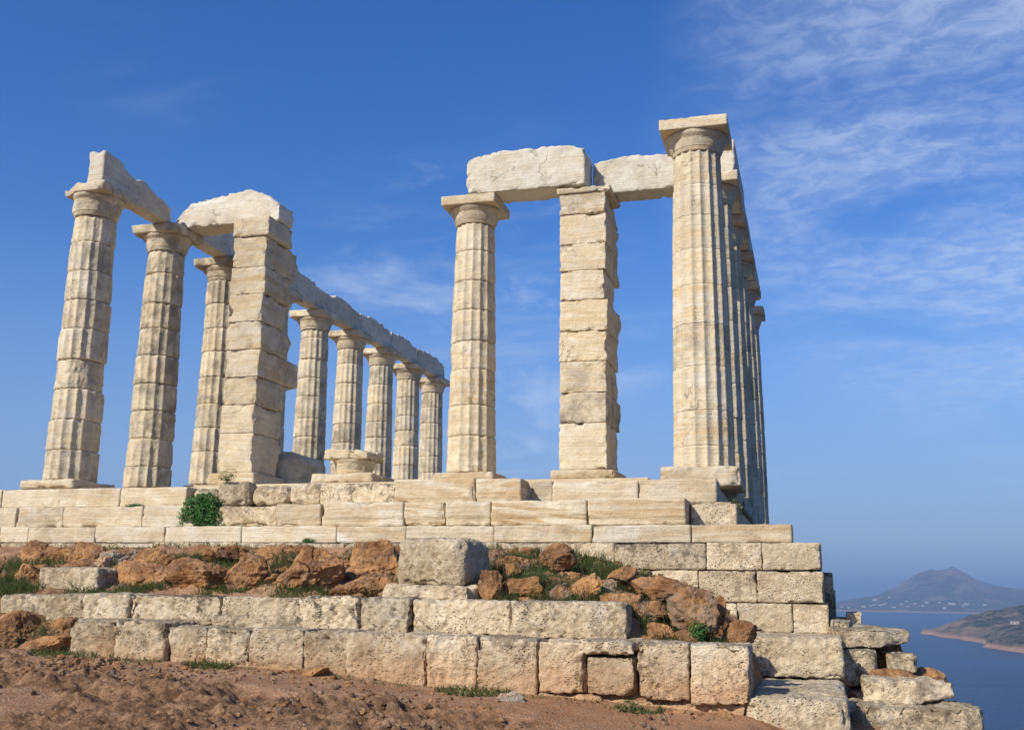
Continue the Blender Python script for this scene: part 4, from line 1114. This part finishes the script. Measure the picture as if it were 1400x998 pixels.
def make_grass():
    rng = np.random.default_rng(77)
    pat = [(-1.2, -6.8, .35, 500, .10), (-0.3, -5.6, .5, 600, .09), (0.5, -5.3, .6, 600, .08), (1.0, -6.9, .6, 700, .08), (1.9, -5.5, .5, 500, .08), (3.35, -6.6, .25, 600, .15), (3.6, -5.6, .5, 700, .14),
           (4.6, -6.3, .45, 1531, .16), (4.9, -5.2, .6, 1767, .15), (5.4, -6.0, .5, 1767, .14), (5.9, -5.6, .55, 1767, .15), (6.1, -6.6, .4, 1295, .15), (6.45, -5.6, .3, 900, .20), (5.2, -6.8, .45, 1178, .12),
           (6.5, -7.1, .3, 600, .09), (6.9, -7.5, .3, 500, .09), (7.1, -7.4, .25, 400, .12), (4.2, -7.05, .4, 500, .08), (-0.4, -7.8, .35, 220, .06), (0.45, -8.1, .3, 120, .05), (2.1, -8.10, .2, 120, .05), (1.2, -8.1, .3, 80, .04),
           (6.2, -8.1, .25, 250, .05), (4.8, -8.1, .3, 200, .05), (0.1, -6.95, .5, 500, .09), (2.6, -6.95, .4, 400, .08), (-1.9, -6.1, .5, 500, .10), (8.35, -5.5, .25, 450, .09), (8.6, -5.1, .2, 300, .08), (1.6, -6.1, .5, 500, .08)]
    xs, ys, hs = [], [], []
    for x, y, r, n, h in pat:
        n = int(n * 2.6); h *= 1.25
        a = rng.uniform(0, 6.283, n); q = r * np.sqrt(rng.random(n))
        X = x + q * np.cos(a) * 1.2; Y = y + q * np.sin(a)
        keep = fbm(np.stack([X, Y, 0 * X], 1), 3.0, 3, 2) > -0.18
        xs.append(X[keep]); ys.append(Y[keep]); hs.append(np.full(keep.sum(), h))
    for n, x0, x1, y0, y1, h in [(4200, -2.6, 6.9, -6.95, -4.4, .07), (500, -1.8, 7.0, -8.3, -8.02, .04), (420, -1.5, 7, -10.2, -8.2, .03), (500, -3.5, 4.5, -4.55, -4.36, .09)]:
        X = rng.uniform(x0, x1, n); Y = rng.uniform(y0, y1, n)
        keep = fbm(np.stack([X, Y, 0 * X], 1), 1.7, 4, 44) > 0.02
        xs.append(X[keep]); ys.append(Y[keep]); hs.append(np.full(keep.sum(), h))
    X = np.concatenate(xs); Y = np.concatenate(ys); H = np.concatenate(hs)
    Y = np.where((Y > -4.36) & (Y < -3.0), -4.40 - rng.random(len(Y)) * 0.2, Y)
    Z = ground_z(X, Y)
    V, Q, T = blades((X, Y, Z), len(X), 0.45, 1.15, rng, width=0.0075)
    V = V.reshape(-1, 5, 3); B = np.stack([X, Y, Z], 1)[:, None]
    d = V - B; V = B + np.stack([np.where(np.abs(d[..., 0]) < 1, d[..., 0] * np.where(np.arange(5) == 4, H[:, None], np.where(np.arange(5) > 1, H[:, None] * 1.0, 1.0)), d[..., 0]),
                                 d[..., 1] * np.where(np.arange(5) == 4, H[:, None], 1.0), d[..., 2] * H[:, None] * 1.0], -1)
    o = link('grass', V.reshape(-1, 3), Q, M_GRASS, tris=T, smooth=False); o['kind'] = 'stuff'


make_grass()


def bush(name, cx, cy, cz, rx, ry, rz, n, leaf, label, cat, seed, mat=None, droop=0.0):
    rng = np.random.default_rng(seed)
    t = thing(name, (cx, cy, cz - rz), label, cat)
    d = rng.normal(size=(n, 3)); d /= np.linalg.norm(d, axis=1, keepdims=True); q = rng.random(n) ** 0.45
    lobes = 1 + 0.35 * fbm(d, 2.2, 3, seed)
    Cn = d * (q * lobes)[:, None] * np.array([rx, ry, rz]) + np.array([cx, cy, cz])
    if droop: Cn[:, 2] -= droop * (Cn[:, 0] - cx) ** 2
    a = rng.normal(size=(n, 3)) * 0.7 + d + np.array([0, -0.2, 0.3]); a /= np.linalg.norm(a, axis=1, keepdims=True)
    b = np.cross(a, rng.normal(size=(n, 3))); b /= np.linalg.norm(b, axis=1, keepdims=True); c = np.cross(a, b)
    s = leaf * rng.uniform(0.6, 1.3, n)[:, None]
    V = np.stack([Cn - b * s, Cn - c * s * 0.45 + a * s * 0.15, Cn + b * s, Cn + c * s * 0.45 + a * s * 0.15], 1).reshape(-1, 3); o = np.arange(n) * 4
    link('foliage', V, np.stack([o, o + 1, o + 2, o + 3], 1), mat or M_BUSH, t, smooth=False)
    Vs, Qs, off = [], [], 0
    for k in range(14):
        e = Cn[rng.integers(n)]; s0 = np.array([cx + rng.normal(0, rx * 0.1), cy + ry * 0.5, cz - rz * 0.7]); ax = e - s0
        u = np.cross(ax, [0.3, 0.9, 0.1]); u /= np.linalg.norm(u) + 1e-9; v = np.cross(ax, u); v /= np.linalg.norm(v) + 1e-9
        ring = [(u, v), (v, -u), (-u, -v), (-v, u)]
        A = np.array([s0 + r0[0] * 0.006 for r0 in ring] + [e + r0[0] * 0.002 for r0 in ring])
        Vs.append(A); Qs.append(np.array([[0, 1, 5, 4], [1, 2, 6, 5], [2, 3, 7, 6], [3, 0, 4, 7]]) + off); off += 8
    link('stem', np.concatenate(Vs), np.concatenate(Qs), M_STEM, t)


bush('green_bush', -0.84, -3.70, -0.88, 0.38, 0.22, 0.27, 5600, 0.024, 'bright green bush growing from the gap in the marble steps', 'bush', 3, droop=0.9)
bush('small_plant', -2.1, -3.55, -0.785, 0.16, 0.05, 0.035, 400, 0.018, 'small green plant in the joint under the top step at left', 'plant', 4)
bush('small_plant', 1.15, -4.2, -1.34, 0.10, 0.06, 0.04, 260, 0.016, 'tiny green plant at the foot of the lowest step', 'plant', 5)
bush('small_plant', -0.62, -3.45, -0.36, 0.16, 0.06, 0.08, 300, 0.014, 'dry brownish weed on top of the eroded stones by the bush', 'plant', 6, M_GRASS)
bush('small_plant', 2.75, -7.45, -2.36, 0.13, 0.07, 0.06, 500, 0.013, 'low green plant on the joint between the two terrace walls', 'plant', 7)
bush('small_plant', 6.72, -2.3, -0.80, 0.12, 0.4, 0.13, 800, 0.014, 'dark weeds under the overhang of the front right column', 'plant', 8, M_GRASS)
bush('small_plant', 6.72, -7.4, -2.32, 0.10, 0.07, 0.10, 500, 0.013, 'leafy green weed below the big rounded boulder', 'plant', 9)

# ------------------------------------------------------------------ air
def haze():
    V, Q = box_grid((-61000, -61000, -61.5), (61000, 61000, 185), 1e9)
    m = bpy.data.materials.new('sea_air'); m.use_nodes = True; t = NT(m.node_tree)
    v = t.add('ShaderNodeVolumePrincipled'); v.inputs['Color'].default_value = (0.33, 0.52, 0.81, 1); v.inputs['Density'].default_value = 1.9e-4; v.inputs['Anisotropy'].default_value = 0.0
    o = t.add('ShaderNodeOutputMaterial'); t.l.new(v.outputs[0], o.inputs['Volume'])
    h = link('haze', V, Q, m, smooth=False); h['kind'] = 'stuff'


haze()
